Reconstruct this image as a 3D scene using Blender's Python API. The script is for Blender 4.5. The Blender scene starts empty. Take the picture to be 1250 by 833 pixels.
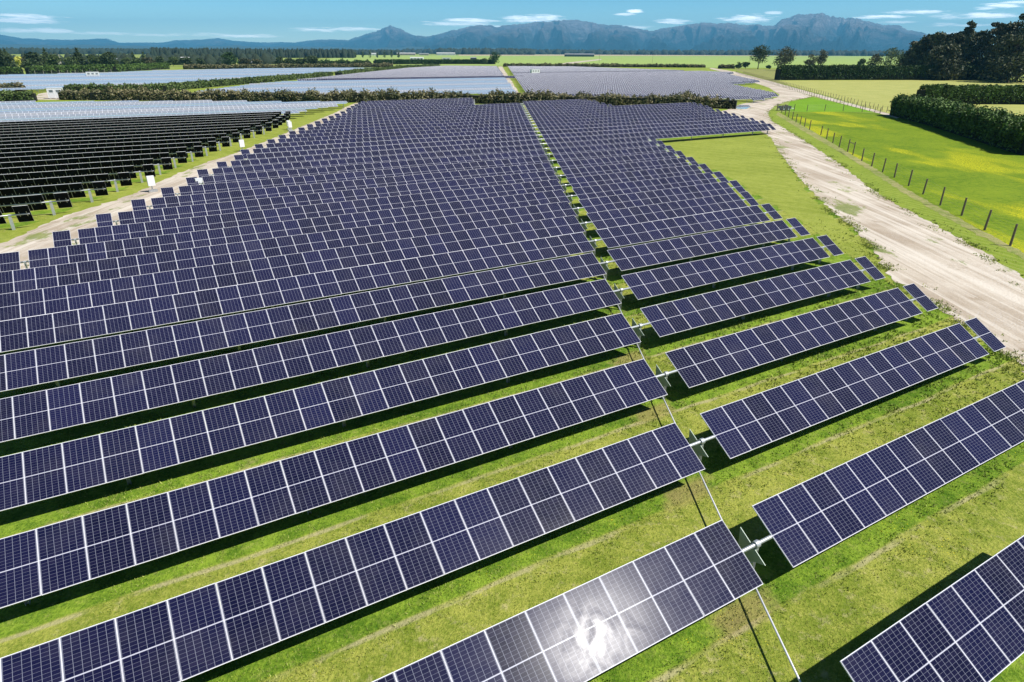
import bpy, math, random
import numpy as np
from mathutils import Vector, Matrix, noise, geometry

# ------------------------------------------------------------------ camera, sky, sun, exposure
scene = bpy.context.scene
COL = scene.collection
rad = math.radians
CAM_H = 14.602
cam_data = bpy.data.cameras.new("camera"); cam = bpy.data.objects.new("camera", cam_data); COL.objects.link(cam)
cam_data.sensor_fit = 'HORIZONTAL'; cam_data.sensor_width = 36.0
cam_data.lens = 36.0 * 770.71 / 1250.0
cam_data.clip_start = 0.5; cam_data.clip_end = 120000
cam.matrix_world = (Matrix.Translation((0, 0, CAM_H)) @ Matrix.Rotation(rad(90 - 24.58), 4, 'X') @ Matrix.Rotation(rad(0.241), 4, 'Z'))
scene.camera = cam

SUN_EL, SUN_AZ = 53.0, 105.5           # degrees; azimuth clockwise from +Y
SUN_STRENGTH, SKY_STRENGTH, EXPOSURE = 5.0, 0.032, 0.36
S = Vector((math.sin(rad(SUN_AZ)) * math.cos(rad(SUN_EL)), math.cos(rad(SUN_AZ)) * math.cos(rad(SUN_EL)), math.sin(rad(SUN_EL))))
sd = bpy.data.lights.new("sun", 'SUN'); sd.energy = SUN_STRENGTH; sd.angle = rad(0.53); sd.color = (1.0, 0.965, 0.92)
so = bpy.data.objects.new("sun", sd); COL.objects.link(so)
so.rotation_euler = S.to_track_quat('Z', 'Y').to_euler(); so.location = (0, 0, 60)
scene.view_settings.view_transform = 'Standard'; scene.view_settings.look = 'None'
scene.view_settings.exposure = EXPOSURE; scene.view_settings.gamma = 1.0

class NT:
    """small helper to write node trees as expressions"""
    def __init__(s, tree): s.t = tree; s.n = tree.nodes; s.l = tree.links
    def node(s, typ, **kw):
        nd = s.n.new(typ)
        for k, v in kw.items():
            if k == 'ins':
                for a, b in v.items():
                    if isinstance(b, bpy.types.NodeSocket): s.l.new(b, nd.inputs[a])
                    elif b is not None: nd.inputs[a].default_value = b
            else: setattr(nd, k, v)
        return nd
    def m(s, op, a, b=None, c=None, clamp=False):
        nd = s.n.new('ShaderNodeMath'); nd.operation = op; nd.use_clamp = clamp
        for i, v in enumerate((a, b, c)):
            if v is None: continue
            if isinstance(v, bpy.types.NodeSocket): s.l.new(v, nd.inputs[i])
            else: nd.inputs[i].default_value = v
        return nd.outputs[0]
    def sstep(s, x, a, b):
        nd = s.node('ShaderNodeMapRange', interpolation_type='SMOOTHSTEP', ins={0: x, 1: a, 2: b, 3: 0.0, 4: 1.0})
        return nd.outputs[0]
    def noise(s, vec, scale, detail=3.0, rough=0.55, dist=0.0):
        nd = s.node('ShaderNodeTexNoise', ins={'Vector': vec, 'Scale': scale, 'Detail': detail, 'Roughness': rough, 'Distortion': dist})
        return nd.outputs[0]
    def mix(s, f, a, b, blend='MIX'):
        nd = s.n.new('ShaderNodeMix'); nd.data_type = 'RGBA'; nd.blend_type = blend
        for i, v in ((0, f), (6, a), (7, b)):
            if isinstance(v, bpy.types.NodeSocket): s.l.new(v, nd.inputs[i])
            elif i == 0: nd.inputs[0].default_value = v
            else: nd.inputs[i].default_value = (v[0], v[1], v[2], 1.0)
        return nd.outputs[2]
    def sep(s, v): nd = s.node('ShaderNodeSeparateXYZ', ins={0: v}); return nd.outputs
    def comb(s, x, y, z): return s.node('ShaderNodeCombineXYZ', ins={0: x, 1: y, 2: z}).outputs[0]
    def mapping(s, v, scale=(1, 1, 1), rot=(0, 0, 0)):
        return s.node('ShaderNodeMapping', ins={0: v, 2: rot, 3: scale}).outputs[0]

world = bpy.data.worlds.new("World"); scene.world = world; world.use_nodes = True
w = NT(world.node_tree); w.n.clear()
sky = w.node('ShaderNodeTexSky', sky_type='NISHITA', sun_disc=False, sun_elevation=rad(SUN_EL), sun_rotation=rad(SUN_AZ),
             altitude=200.0, air_density=1.0, dust_density=0.15, ozone_density=3.0)
tc = w.node('ShaderNodeTexCoord').outputs['Generated']
X, Y, Z_ = w.sep(tc)
az = w.m('MULTIPLY', w.m('ARCTAN2', X, Y), 57.29578)
el = w.m('MULTIPLY', w.m('ARCSINE', Z_), 57.29578)
p2 = w.comb(w.m('MULTIPLY', az, 0.20), w.m('MULTIPLY', w.m('ADD', el, w.m('MULTIPLY', az, 0.012)), 2.6), 0.0)
nz = w.noise(p2, 1.6, 6.0, 0.62, 0.6)
nz2 = w.noise(p2, 5.5, 5.0, 0.65, 0.3)
wisp = w.m('ADD', w.m('MULTIPLY', w.m('SUBTRACT', nz, 0.5), 3.4), w.m('MULTIPLY', w.m('SUBTRACT', nz2, 0.5), 2.4))
CLOUDS = [(-34.88,1.85,2.87,.30,1),(-35.19,1.16,1.55,.2,.7),(-33.46,1.2,1.52,.2,.7),(-30.1,1.1,2.57,.14,.5),(-27.0,1.04,2.2,.12,.45),(-24.0,1.13,2.6,.15,.5),(-21.5,1.05,3.0,.14,.7),(-19.6,1.07,1.7,.13,.5),(-15.7,1.52,2.2,.18,.8),(-12.9,1.6,2.9,.18,.7),(-4.4,2.1,3.7,.2,.7),(-1.8,1.9,3.3,.18,.6),(1.55,2.47,3.0,.32,1),(-3.4,2.3,2.7,.2,.9),(9.7,3.02,.7,.17,.9),(8.94,2.76,.95,.12,.7),(12.6,2.25,1.8,.2,.9),(9.5,1.88,2,.14,.5),(18.3,2.41,2.2,.32,1),(27.3,2.41,2,.17,.9),(29.1,2.67,2.4,.15,.8),(33.2,2.38,2.8,.24,1),(34,2.89,1.4,.24,.8),(35,3.1,1.3,.13,.6),(31.1,1.87,1.3,.14,.7),(32.3,1.3,1.4,.15,.6),(20.1,2.78,.7,.12,.5),(28.5,2.06,1.5,.11,.6),(33,1.8,1.9,.1,.5),(-34.5,2.03,2.6,.2,1),
          (-60,4.5,6,.5,.8),(-75,8,9,.8,.7),(55,5,7,.5,.8),(72,7,8,.9,.8),(110,6,12,.8,.8),(160,8,15,1,.8),(-120,6,14,.9,.8),(-150,12,12,1.2,.6)]
acc = None
for (a, e, sa, se, st) in CLOUDS:
    dx = w.m('DIVIDE', w.m('SUBTRACT', az, a), sa); dy = w.m('DIVIDE', w.m('SUBTRACT', el, e), se)
    r2 = w.m('ADD', w.m('MULTIPLY', dx, dx), w.m('MULTIPLY', dy, dy))
    v = w.m('MULTIPLY', w.m('SUBTRACT', 1.15, r2), 1.0)
    v = w.m('MULTIPLY', w.sstep(w.m('ADD', v, wisp), 0.15, 1.5), st)
    acc = v if acc is None else w.m('MAXIMUM', acc, v)
skyc = w.mix(w.sstep(el, 3.5, 26.0), w.mix(w.sstep(el, 0.0, 5.0), (4.3, 5.4, 5.5), (1.55, 2.9, 3.75)), (0.85, 0.95, 1.08))
skyt = w.mix(1.0, sky.outputs[0], skyc, 'MULTIPLY')
cloudc = w.mix(0.0, (76.0, 76.0, 76.0), (1, 1, 1))
final = w.mix(w.m('MULTIPLY', acc, 0.95), skyt, cloudc)
bg = w.node('ShaderNodeBackground', ins={'Color': final, 'Strength': SKY_STRENGTH})
wo = w.node('ShaderNodeOutputWorld', ins={'Surface': bg.outputs[0]})

# ------------------------------------------------------------------ helpers
YAW = rad(29.8955); CY, SY = math.cos(YAW), math.sin(YAW)
DV = np.array([CY, SY]); NV = np.array([-SY, CY])        # along a row / across the rows
W, L, TZ = 1.15, 2.025, 1.3
TILT = rad(30.8)
rng = np.random.default_rng(7); random.seed(7)
def SN(s, n): return (CY * s - SY * n, SY * s + CY * n)
ONES = ['zero','first','second','third','fourth','fifth','sixth','seventh','eighth','ninth','tenth','eleventh','twelfth','thirteenth','fourteenth','fifteenth','sixteenth','seventeenth','eighteenth','nineteenth']
TENS = {2:('twentieth','twenty'),3:('thirtieth','thirty'),4:('fortieth','forty'),5:('fiftieth','fifty'),6:('sixtieth','sixty'),7:('seventieth','seventy'),8:('eightieth','eighty'),9:('ninetieth','ninety')}
def ordw(i):
    if i < 20: return ONES[i]
    t, o = divmod(i, 10)
    return TENS[t][0] if o == 0 else TENS[t][1] + '-' + ONES[o]

class MB:
    def __init__(s): s.v = []; s.f = []; s.mi = []
    def add(s, vs, fs, mi=0):
        o = len(s.v); s.v.extend([tuple(p) for p in vs]); s.f.extend([tuple(i + o for i in q) for q in fs]); s.mi.extend([mi] * len(fs))
    def box(s, c, size, M=None, mi=0, mis=None):
        x, y, z = size[0] / 2, size[1] / 2, size[2] / 2
        vs = [Vector((a * x, b * y, e * z)) for e in (-1, 1) for b in (-1, 1) for a in (-1, 1)]
        if M is not None: vs = [M @ p for p in vs]
        vs = [p + Vector(c) for p in vs]
        fs = [(0, 2, 3, 1), (4, 5, 7, 6), (0, 1, 5, 4), (2, 6, 7, 3), (0, 4, 6, 2), (1, 3, 7, 5)]
        o = len(s.v); s.v.extend([tuple(p) for p in vs]); s.f.extend([tuple(i + o for i in q) for q in fs])
        s.mi.extend(mis if mis else [mi] * 6)     # order: bottom, top, -y, +y, -x, +x
        return s
    def tube(s, a, b, r0, r1=None, seg=8, mi=0, cap=True):
        a, b = Vector(a), Vector(b); r1 = r0 if r1 is None else r1
        q = (b - a).to_track_quat('Z', 'Y')
        vs = []
        for p, r in ((a, r0), (b, r1)):
            for i in range(seg):
                t = 2 * math.pi * i / seg; vs.append(p + q @ Vector((math.cos(t) * r, math.sin(t) * r, 0)))
        fs = [(i, (i + 1) % seg, seg + (i + 1) % seg, seg + i) for i in range(seg)]
        if cap: fs += [tuple(range(seg - 1, -1, -1)), tuple(range(seg, 2 * seg))]
        s.add(vs, fs, mi); return s
    def mesh(s, name, mats, smooth=False):
        me = bpy.data.meshes.new(name); me.from_pydata(s.v, [], s.f)
        for m_ in (mats if isinstance(mats, (list, tuple)) else [mats]): me.materials.append(m_)
        me.polygons.foreach_set('material_index', s.mi)
        if smooth: me.polygons.foreach_set('use_smooth', [True] * len(s.f))
        me.update(); return me
    def build(s, name, mats, parent=None, smooth=False, loc=None):
        o = bpy.data.objects.new(name, s.mesh(name, mats, smooth)); COL.objects.link(o)
        if parent is not None: o.parent = parent
        if loc is not None: o.location = loc
        return o
def np_mesh(name, V, F, mats, mi=None):
    """V (n,3), F (m,k) with equal k"""
    me = bpy.data.meshes.new(name); F = np.asarray(F); k = F.shape[1]
    me.vertices.add(len(V)); me.vertices.foreach_set('co', np.asarray(V, np.float32).ravel())
    me.loops.add(F.size); me.loops.foreach_set('vertex_index', F.astype(np.int32).ravel())
    me.polygons.add(len(F)); me.polygons.foreach_set('loop_start', np.arange(0, F.size, k, dtype=np.int32))
    for m_ in mats: me.materials.append(m_)
    if mi is not None: me.polygons.foreach_set('material_index', np.asarray(mi, np.int32))
    me.update(calc_edges=True); me.validate(); return me
def link(name, me, parent=None, loc=None):
    o = bpy.data.objects.new(name, me); COL.objects.link(o)
    if parent is not None: o.parent = parent
    if loc is not None: o.location = loc
    return o
def tag(o, label, cat, group=None):
    o['label'] = label; o['category'] = cat
    if group: o['group'] = group
    return o
def empty(name, loc=(0, 0, 0), rz=0.0):
    o = bpy.data.objects.new(name, None); COL.objects.link(o); o.location = loc; o.rotation_euler = (0, 0, rz)
    o.empty_display_size = 0.5; return o
def struct(o, kind='structure'): o['kind'] = kind; return o

# ------------------------------------------------------------------ materials
def new_mat(name):
    m_ = bpy.data.materials.new(name); m_.use_nodes = True; t = NT(m_.node_tree); t.n.clear()
    out = t.node('ShaderNodeOutputMaterial'); b = t.node('ShaderNodeBsdfPrincipled'); t.l.new(b.outputs[0], out.inputs[0])
    return m_, t, b
def setin(t, b, **kw):
    names = {'col': 'Base Color', 'rough': 'Roughness', 'metal': 'Metallic', 'spec': 'Specular IOR Level', 'normal': 'Normal', 'alpha': 'Alpha', 'trans': 'Transmission Weight'}
    for k, v in kw.items():
        if isinstance(v, bpy.types.NodeSocket): t.l.new(v, b.inputs[names[k]])
        else: b.inputs[names[k]].default_value = (v[0], v[1], v[2], 1) if isinstance(v, tuple) else v
def simple(name, col, rough=0.6, metal=0.0, var=0.15, scale=3.0):
    m_, t, b = new_mat(name)
    o = t.node('ShaderNodeTexCoord').outputs['Object']
    nf = t.noise(o, scale, 4.0)
    c = t.mix(nf, tuple(x * (1 - var) for x in col), tuple(min(1, x * (1 + var)) for x in col))
    setin(t, b, col=c, rough=rough, metal=metal); return m_
M = {}
M['steel'] = simple('galvanised_steel', (0.50, 0.52, 0.53), 0.45, 0.55, 0.2, 6)
M['frame'] = simple('anodised_frame', (0.74, 0.74, 0.77), 0.35, 0.1, 0.05, 2)
M['white'] = simple('white_paint', (0.80, 0.80, 0.80), 0.4, 0, 0.06, 2)
M['dark'] = simple('dark_rubber', (0.015, 0.015, 0.017), 0.7)
M['plate'] = simple('dull_green_steel', (0.30, 0.36, 0.30), 0.5, 0.2)
M['wood'] = simple('weathered_wood', (0.17, 0.13, 0.095), 0.85, 0, 0.35, 5)
M['palewood'] = simple('grey_pale_wood', (0.36, 0.33, 0.29), 0.85, 0, 0.3, 5)
M['wire'] = simple('fence_wire', (0.25, 0.25, 0.25), 0.5, 0.6)
M['bark'] = simple('bark', (0.10, 0.075, 0.055), 0.9, 0, 0.4, 1.5)
M['palebark'] = simple('pale_bark', (0.45, 0.42, 0.36), 0.9, 0, 0.3, 1.5)
M['roof_grey'] = simple('grey_iron_roof', (0.30, 0.31, 0.32), 0.5, 0, 0.1, .3)
M['roof_pale'] = simple('pale_iron_roof', (0.62, 0.61, 0.60), 0.5, 0, 0.1, .3)
M['wall_tan'] = simple('tan_wall', (0.42, 0.36, 0.29), 0.8, 0, 0.1, .5)
M['wall_dark'] = simple('dark_wall', (0.05, 0.06, 0.06), 0.8, 0, 0.2, .5)
M['glass'] = simple('dark_window', (0.02, 0.03, 0.04), 0.1)
M['red'] = simple('dull_red_paint', (0.25, 0.05, 0.03), 0.5)

def panel_mat(name='solar_glass', fx=0.0125, fy=0.015, lw=0.42, light_veil=0.0):
    m_, t, b = new_mat(name)
    o = t.node('ShaderNodeTexCoord').outputs['Object']; x, y, z = t.sep(o)
    u = t.m('FRACT', t.m('DIVIDE', x, W)); ay = t.m('ABSOLUTE', y)
    du = t.m('ABSOLUTE', t.m('SUBTRACT', u, 0.5))                       # 0 centre .. .5 edge
    frame = t.m('MAXIMUM', t.m('GREATER_THAN', du, 0.5 - fx), t.m('GREATER_THAN', ay, L / 2 - fy))
    cu = t.m('MULTIPLY', t.m('SUBTRACT', u, 0.03), 6 / 0.94)
    dc = t.m('ABSOLUTE', t.m('SUBTRACT', t.m('FRACT', cu), 0.5))
    cv = t.m('DIVIDE', t.m('SUBTRACT', ay, 0.017), (L / 2 - 0.045) / 10)
    dr = t.m('ABSOLUTE', t.m('SUBTRACT', t.m('FRACT', cv), 0.5))
    line = t.m('MAXIMUM', t.m('MULTIPLY', t.m('GREATER_THAN', dc, 0.5 - 0.030), 1.0), t.m('MULTIPLY', t.m('GREATER_THAN', dr, 0.5 - 0.032), 0.75))
    mid = t.m('LESS_THAN', ay, 0.012)
    rim = t.m('MAXIMUM', t.m('GREATER_THAN', du, 0.5 - fx - 0.010), t.m('GREATER_THAN', ay, L / 2 - fy - 0.010))
    line = t.m('MAXIMUM', line, t.m('MULTIPLY', rim, 0.8))
    oi = t.node('ShaderNodeObjectInfo').outputs['Random']
    wn = t.node('ShaderNodeTexWhiteNoise', noise_dimensions='2D', ins={0: t.comb(t.m('FLOOR', t.m('DIVIDE', x, W)), oi, 0.0)}).outputs[0]
    cell = t.mix(wn, (0.0045, 0.0055, 0.024), (0.0085, 0.0100, 0.046))
    cellid = t.comb(t.m('FLOOR', t.m('ADD', cu, t.m('MULTIPLY', t.m('FLOOR', t.m('DIVIDE', x, W)), 7.0))), t.m('FLOOR', t.m('MULTIPLY', cv, t.m('SIGN', y))), oi)
    wc = t.node('ShaderNodeTexWhiteNoise', noise_dimensions='3D', ins={0: cellid}).outputs[0]
    cell = t.mix(t.m('MULTIPLY', wc, 0.35), cell, (0.022, 0.020, 0.055))
    g = t.node('ShaderNodeNewGeometry').outputs['Position']
    dust_and_veil = t.m('ADD', t.m('MULTIPLY', t.sstep(t.noise(g, 0.7, 4.0), 0.45, 0.8), 0.045), light_veil)  # patchy real dust, plus an even pale tone standing for reflected sky and haze
    cell = t.mix(dust_and_veil, cell, (0.30, 0.28, 0.25) if light_veil < 0.1 else (0.48, 0.50, 0.52))  # flat rows mix towards a painted sky-reflection tone
    c = t.mix(t.m('MULTIPLY', line, lw), cell, (0.42, 0.44, 0.53))
    c = t.mix(t.m('MULTIPLY', mid, 0.8), c, (0.62, 0.62, 0.70))
    c = t.mix(frame, c, (0.80, 0.79, 0.83))
    setin(t, b, col=c, rough=t.m('ADD', t.m('ADD', 0.12 if not light_veil else 0.02, t.m('MULTIPLY', t.noise(g, 1.3, 4.0, 0.6, 1.5), 0.20 if not light_veil else 0.1)), t.m('MULTIPLY', frame, 0.25)), spec=0.055 if not light_veil else 0.25)
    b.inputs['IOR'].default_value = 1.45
    if light_veil: b.inputs['Sheen Weight'].default_value = 0.8 if light_veil > .1 else 0.3; b.inputs['Sheen Roughness'].default_value = 0.4  # extra sheen brightens distant glass in place of reflected low sky
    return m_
M['panel'] = panel_mat(); M['panel_far'] = panel_mat('haze_veiled_solar_glass', 0.032, 0.065, 0.7, 0.03); M['panel_flat'] = panel_mat('flat_solar_glass_sky_glare', 0.03, 0.05, 0.8, 0.55)  # far: haze veil painted in; flat: bright sky reflection painted in
def back_mat():
    m_, t, b = new_mat('module_back'); x, y, z = t.sep(t.node('ShaderNodeTexCoord').outputs['Object'])
    du = t.m('ABSOLUTE', t.m('SUBTRACT', t.m('FRACT', t.m('DIVIDE', x, W)), 0.5)); ay = t.m('ABSOLUTE', y)
    ln = t.m('MAXIMUM', t.m('GREATER_THAN', du, 0.5 - 0.016), t.m('GREATER_THAN', ay, L / 2 - 0.03))
    setin(t, b, col=t.mix(ln, (0.004, 0.004, 0.005), (0.30, 0.32, 0.33)), rough=0.7, spec=0.04); return m_
M['back'] = back_mat()

def foliage(name, dark, light, scale=0.35, trans=0.0):
    m_, t, b = new_mat(name)
    g = t.node('ShaderNodeNewGeometry'); r = g.outputs['Random Per Island']
    nf = t.noise(g.outputs['Position'], scale, 3.0)
    f = t.m('ADD', t.m('MULTIPLY', r, 0.6), t.m('MULTIPLY', t.sstep(nf, 0.35, 0.65), 0.4))
    c = t.mix(f, dark, light)
    setin(t, b, col=c, rough=0.65, spec=0.25); return m_
M['hedge_dark'] = foliage('dark_hedge_leaves', (0.018, 0.034, 0.010), (0.055, 0.11, 0.022))
M['hedge_lit'] = foliage('clipped_hedge_leaves', (0.013, 0.028, 0.007), (0.15, 0.25, 0.05))
M['shrub'] = foliage('shrub_leaves', (0.035, 0.058, 0.018), (0.33, 0.28, 0.15), 0.18)
M['shrub_green'] = foliage('green_shrub_leaves', (0.045, 0.085, 0.020), (0.17, 0.22, 0.07), 0.15)
M['tree_dark'] = foliage('dark_tree_leaves', (0.020, 0.036, 0.013), (0.07, 0.10, 0.032), 0.12)
M['tree_mid'] = foliage('mid_tree_leaves', (0.035, 0.06, 0.018), (0.11, 0.15, 0.05), 0.12)
M['tree_brown'] = foliage('brown_green_leaves', (0.035, 0.045, 0.018), (0.13, 0.12, 0.055), 0.12)
M['tree_yellow'] = foliage('yellow_leaves', (0.35, 0.36, 0.05), (0.60, 0.58, 0.12), 0.2)
M['pine'] = foliage('pine_needles', (0.018, 0.030, 0.013), (0.095, 0.105, 0.045), 0.10)

LUSH, MOWN, DRY = (0.085, 0.185, 0.018), (0.205, 0.255, 0.040), (0.36, 0.33, 0.12)
def grass_core(t, P, base_dark, base_light, dry, dryamt=0.5, fine=1.0):
    """P: position socket; returns colour socket with clumps at several sizes"""
    n1 = t.noise(P, 0.13, 4.0, 0.6); n2 = t.noise(P, 1.3, 5.0, 0.65); n3 = t.noise(P, 9.0 * fine, 4.0, 0.7)
    f = t.m('ADD', t.m('ADD', t.m('MULTIPLY', n1, 0.30), t.m('MULTIPLY', n2, 0.35)), t.m('MULTIPLY', n3, 0.35))
    c = t.mix(t.sstep(f, 0.40, 0.60), base_dark, base_light)
    n4 = t.noise(t.mapping(P, (1, 1, 1), (0, 0, .7)), 2.2, 6.0, 0.75)
    c = t.mix(t.m('MULTIPLY', t.sstep(n4, 0.52, 0.72), dryamt), c, dry)
    return c, n3
def bump(t, b, h, strength=0.6, dist=0.05):
    bn = t.node('ShaderNodeBump', ins={'Height': h, 'Strength': strength, 'Distance': dist}); t.l.new(bn.outputs[0], b.inputs['Normal'])
def array_grass_color(t, P, tuft=False):
    x, y, z = t.sep(P)
    n = t.m('ADD', t.m('MULTIPLY', x, -SY), t.m('MULTIPLY', y, CY)); s = t.m('ADD', t.m('MULTIPLY', x, CY), t.m('MULTIPLY', y, SY))
    sn = t.comb(t.m('MULTIPLY', s, 0.35), n, 0.0)
    wob = t.m('MULTIPLY', t.m('SUBTRACT', t.noise(sn, 0.55, 3.0), 0.5), 0.11)
    f = t.m('FRACT', t.m('ADD', t.m('DIVIDE', t.m('SUBTRACT', n, 4.197), 4.88), wob))
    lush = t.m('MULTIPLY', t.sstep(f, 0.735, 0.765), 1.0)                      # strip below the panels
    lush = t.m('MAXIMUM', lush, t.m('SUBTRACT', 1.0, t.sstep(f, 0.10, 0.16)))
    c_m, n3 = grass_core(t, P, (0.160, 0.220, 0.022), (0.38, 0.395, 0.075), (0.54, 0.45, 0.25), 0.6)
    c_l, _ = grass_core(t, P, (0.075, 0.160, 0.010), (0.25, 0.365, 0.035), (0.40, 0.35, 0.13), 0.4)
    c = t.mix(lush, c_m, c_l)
    rut = t.m('MULTIPLY', t.m('SUBTRACT', 1.0, t.sstep(t.m('ABSOLUTE', t.m('SUBTRACT', f, 0.725)), 0.006, 0.028)), t.sstep(t.noise(sn, 0.9, 4.0), 0.40, 0.6))
    c = t.mix(t.m('MULTIPLY', rut, 0.65), c, (0.47, 0.42, 0.24))
    bare = t.sstep(t.noise(P, 0.42, 5.0, 0.7), 0.62, 0.74)
    c = t.mix(t.m('MULTIPLY', bare, 0.45), c, (0.36, 0.28, 0.15))
    gp = t.m('ABSOLUTE', t.m('SUBTRACT', s, t.m('ADD', t.m('MULTIPLY', n, 0.54), 7.9)))
    patch = t.m('MULTIPLY', t.m('SUBTRACT', 1.0, t.sstep(t.m('ADD', gp, t.m('MULTIPLY', t.m('SUBTRACT', t.noise(P, 1.5, 4.0), 0.5), 2.0)), 0.6, 1.5)), t.m('MULTIPLY', t.sstep(f, 0.66, 0.78), t.m('SUBTRACT', 1.0, t.sstep(f, 0.86, 0.95))))
    c = t.mix(t.m('MULTIPLY', patch, 0.5), c, (0.40, 0.27, 0.13))
    fl = t.m('MULTIPLY', t.m('GREATER_THAN', t.noise(P, 14.0, 1.0), 0.715), t.sstep(t.noise(P, 0.25, 2.0), 0.52, 0.62))
    c = t.mix(t.m('MULTIPLY', fl, 0.8), c, (0.75, 0.62, 0.02))
    return c, n3
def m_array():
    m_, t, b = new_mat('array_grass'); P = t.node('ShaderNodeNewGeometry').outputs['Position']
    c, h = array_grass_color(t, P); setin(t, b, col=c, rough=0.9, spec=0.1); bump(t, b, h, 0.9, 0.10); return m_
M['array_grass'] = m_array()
def m_tuft():
    m_, t, b = new_mat('grass_tufts'); g = t.node('ShaderNodeNewGeometry'); P = g.outputs['Position']
    c, h = array_grass_color(t, P)
    r = g.outputs['Random Per Island']
    c = t.mix(0.6, c, t.mix(r, (0.12, 0.20, 0.018), (0.55, 0.56, 0.17))); setin(t, b, col=c, rough=0.8, spec=0.2); return m_
M['tuft'] = m_tuft()
def m_grass(name, dk, lt, dry, da, fine=1.0, stripes=None, flowers=None, bumpd=0.08):
    m_, t, b = new_mat(name); P = t.node('ShaderNodeNewGeometry').outputs['Position']
    c, h = grass_core(t, P, dk, lt, dry, da, fine)
    if stripes:
        ang, per, amt, col = stripes
        x, y, z = t.sep(P); q = t.m('ADD', t.m('MULTIPLY', x, math.cos(ang)), t.m('MULTIPLY', y, math.sin(ang)))
        q = t.m('ADD', q, t.m('MULTIPLY', t.noise(P, 0.12, 2.0), per * 0.4))
        sv = t.m('ABSOLUTE', t.m('SUBTRACT', t.m('FRACT', t.m('DIVIDE', q, per)), 0.5))
        c = t.mix(t.m('MULTIPLY', t.sstep(sv, 0.25, 0.5), amt), c, col)
    if flowers:
        a, b0, b1 = flowers
        pn = t.mapping(P, (1.4, 0.45, 1), (0, 0, -0.25))
        fm = t.m('MULTIPLY', t.sstep(t.noise(pn, 0.085, 3.0, 0.5), b0, b1), t.sstep(t.noise(P, 5.0, 6.0, 0.85), 0.44, 0.58))
        x, y, z = t.sep(P)
        fm = t.m('MULTIPLY', fm, t.m('SUBTRACT', 1.0, t.sstep(t.m('SUBTRACT', x, t.m('MULTIPLY', y, 0.20)), 46.0, 62.0)))
        c = t.mix(t.m('MULTIPLY', fm, a), c, (0.68, 0.60, 0.015))
    setin(t, b, col=c, rough=0.9, spec=0.1); bump(t, b, h, 0.7, bumpd); return m_
M['ground'] = m_grass('farmland', (0.19, 0.255, 0.045), (0.30, 0.35, 0.09), (0.42, 0.38, 0.18), 0.45, 0.3)
M['lawn'] = m_grass('mown_grass', (0.20, 0.25, 0.03), (0.31, 0.35, 0.06), (0.42, 0.39, 0.16), 0.4, 1.0, (rad(50), 2.6, 0.3, (0.34, 0.37, 0.085)))
M['pasture'] = m_grass('pasture', (0.095, 0.175, 0.008), (0.205, 0.280, 0.016), (0.30, 0.30, 0.05), 0.6, 0.6, None, (0.85, 0.51, 0.64))
M['verge'] = m_grass('verge', (0.16, 0.235, 0.02), (0.25, 0.315, 0.04), (0.34, 0.35, 0.10), 0.4, 1.0, (rad(20), 0.9, 0.5, (0.32, 0.36, 0.09)))
M['triangle'] = m_grass('bright_paddock', (0.13, 0.27, 0.012), (0.19, 0.34, 0.022), (0.25, 0.33, 0.05), 0.3)
M['paddock'] = m_grass('pale_paddock', (0.31, 0.33, 0.085), (0.44, 0.43, 0.14), (0.50, 0.44, 0.20), 0.45, 0.3, (rad(70), 18.0, 0.25, (0.33, 0.36, 0.10)))
M['rough'] = m_grass('rough_grass', (0.20, 0.22, 0.06), (0.30, 0.30, 0.10), (0.42, 0.32, 0.16), 0.6, 0.4)
M['field'] = m_grass('bright_field', (0.25, 0.36, 0.085), (0.35, 0.44, 0.13), (0.45, 0.44, 0.20), 0.4, 0.1, (rad(75), 40.0, 0.25, (0.30, 0.43, 0.12)))
M['strip'] = m_grass('dry_strip', (0.17, 0.23, 0.04), (0.38, 0.34, 0.15), (0.5, 0.42, 0.25), 0.5)
M['palefield'] = m_grass('dry_field', (0.42, 0.34, 0.22), (0.55, 0.45, 0.30), (0.5, 0.42, 0.25), 0.5, 0.1)
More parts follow.
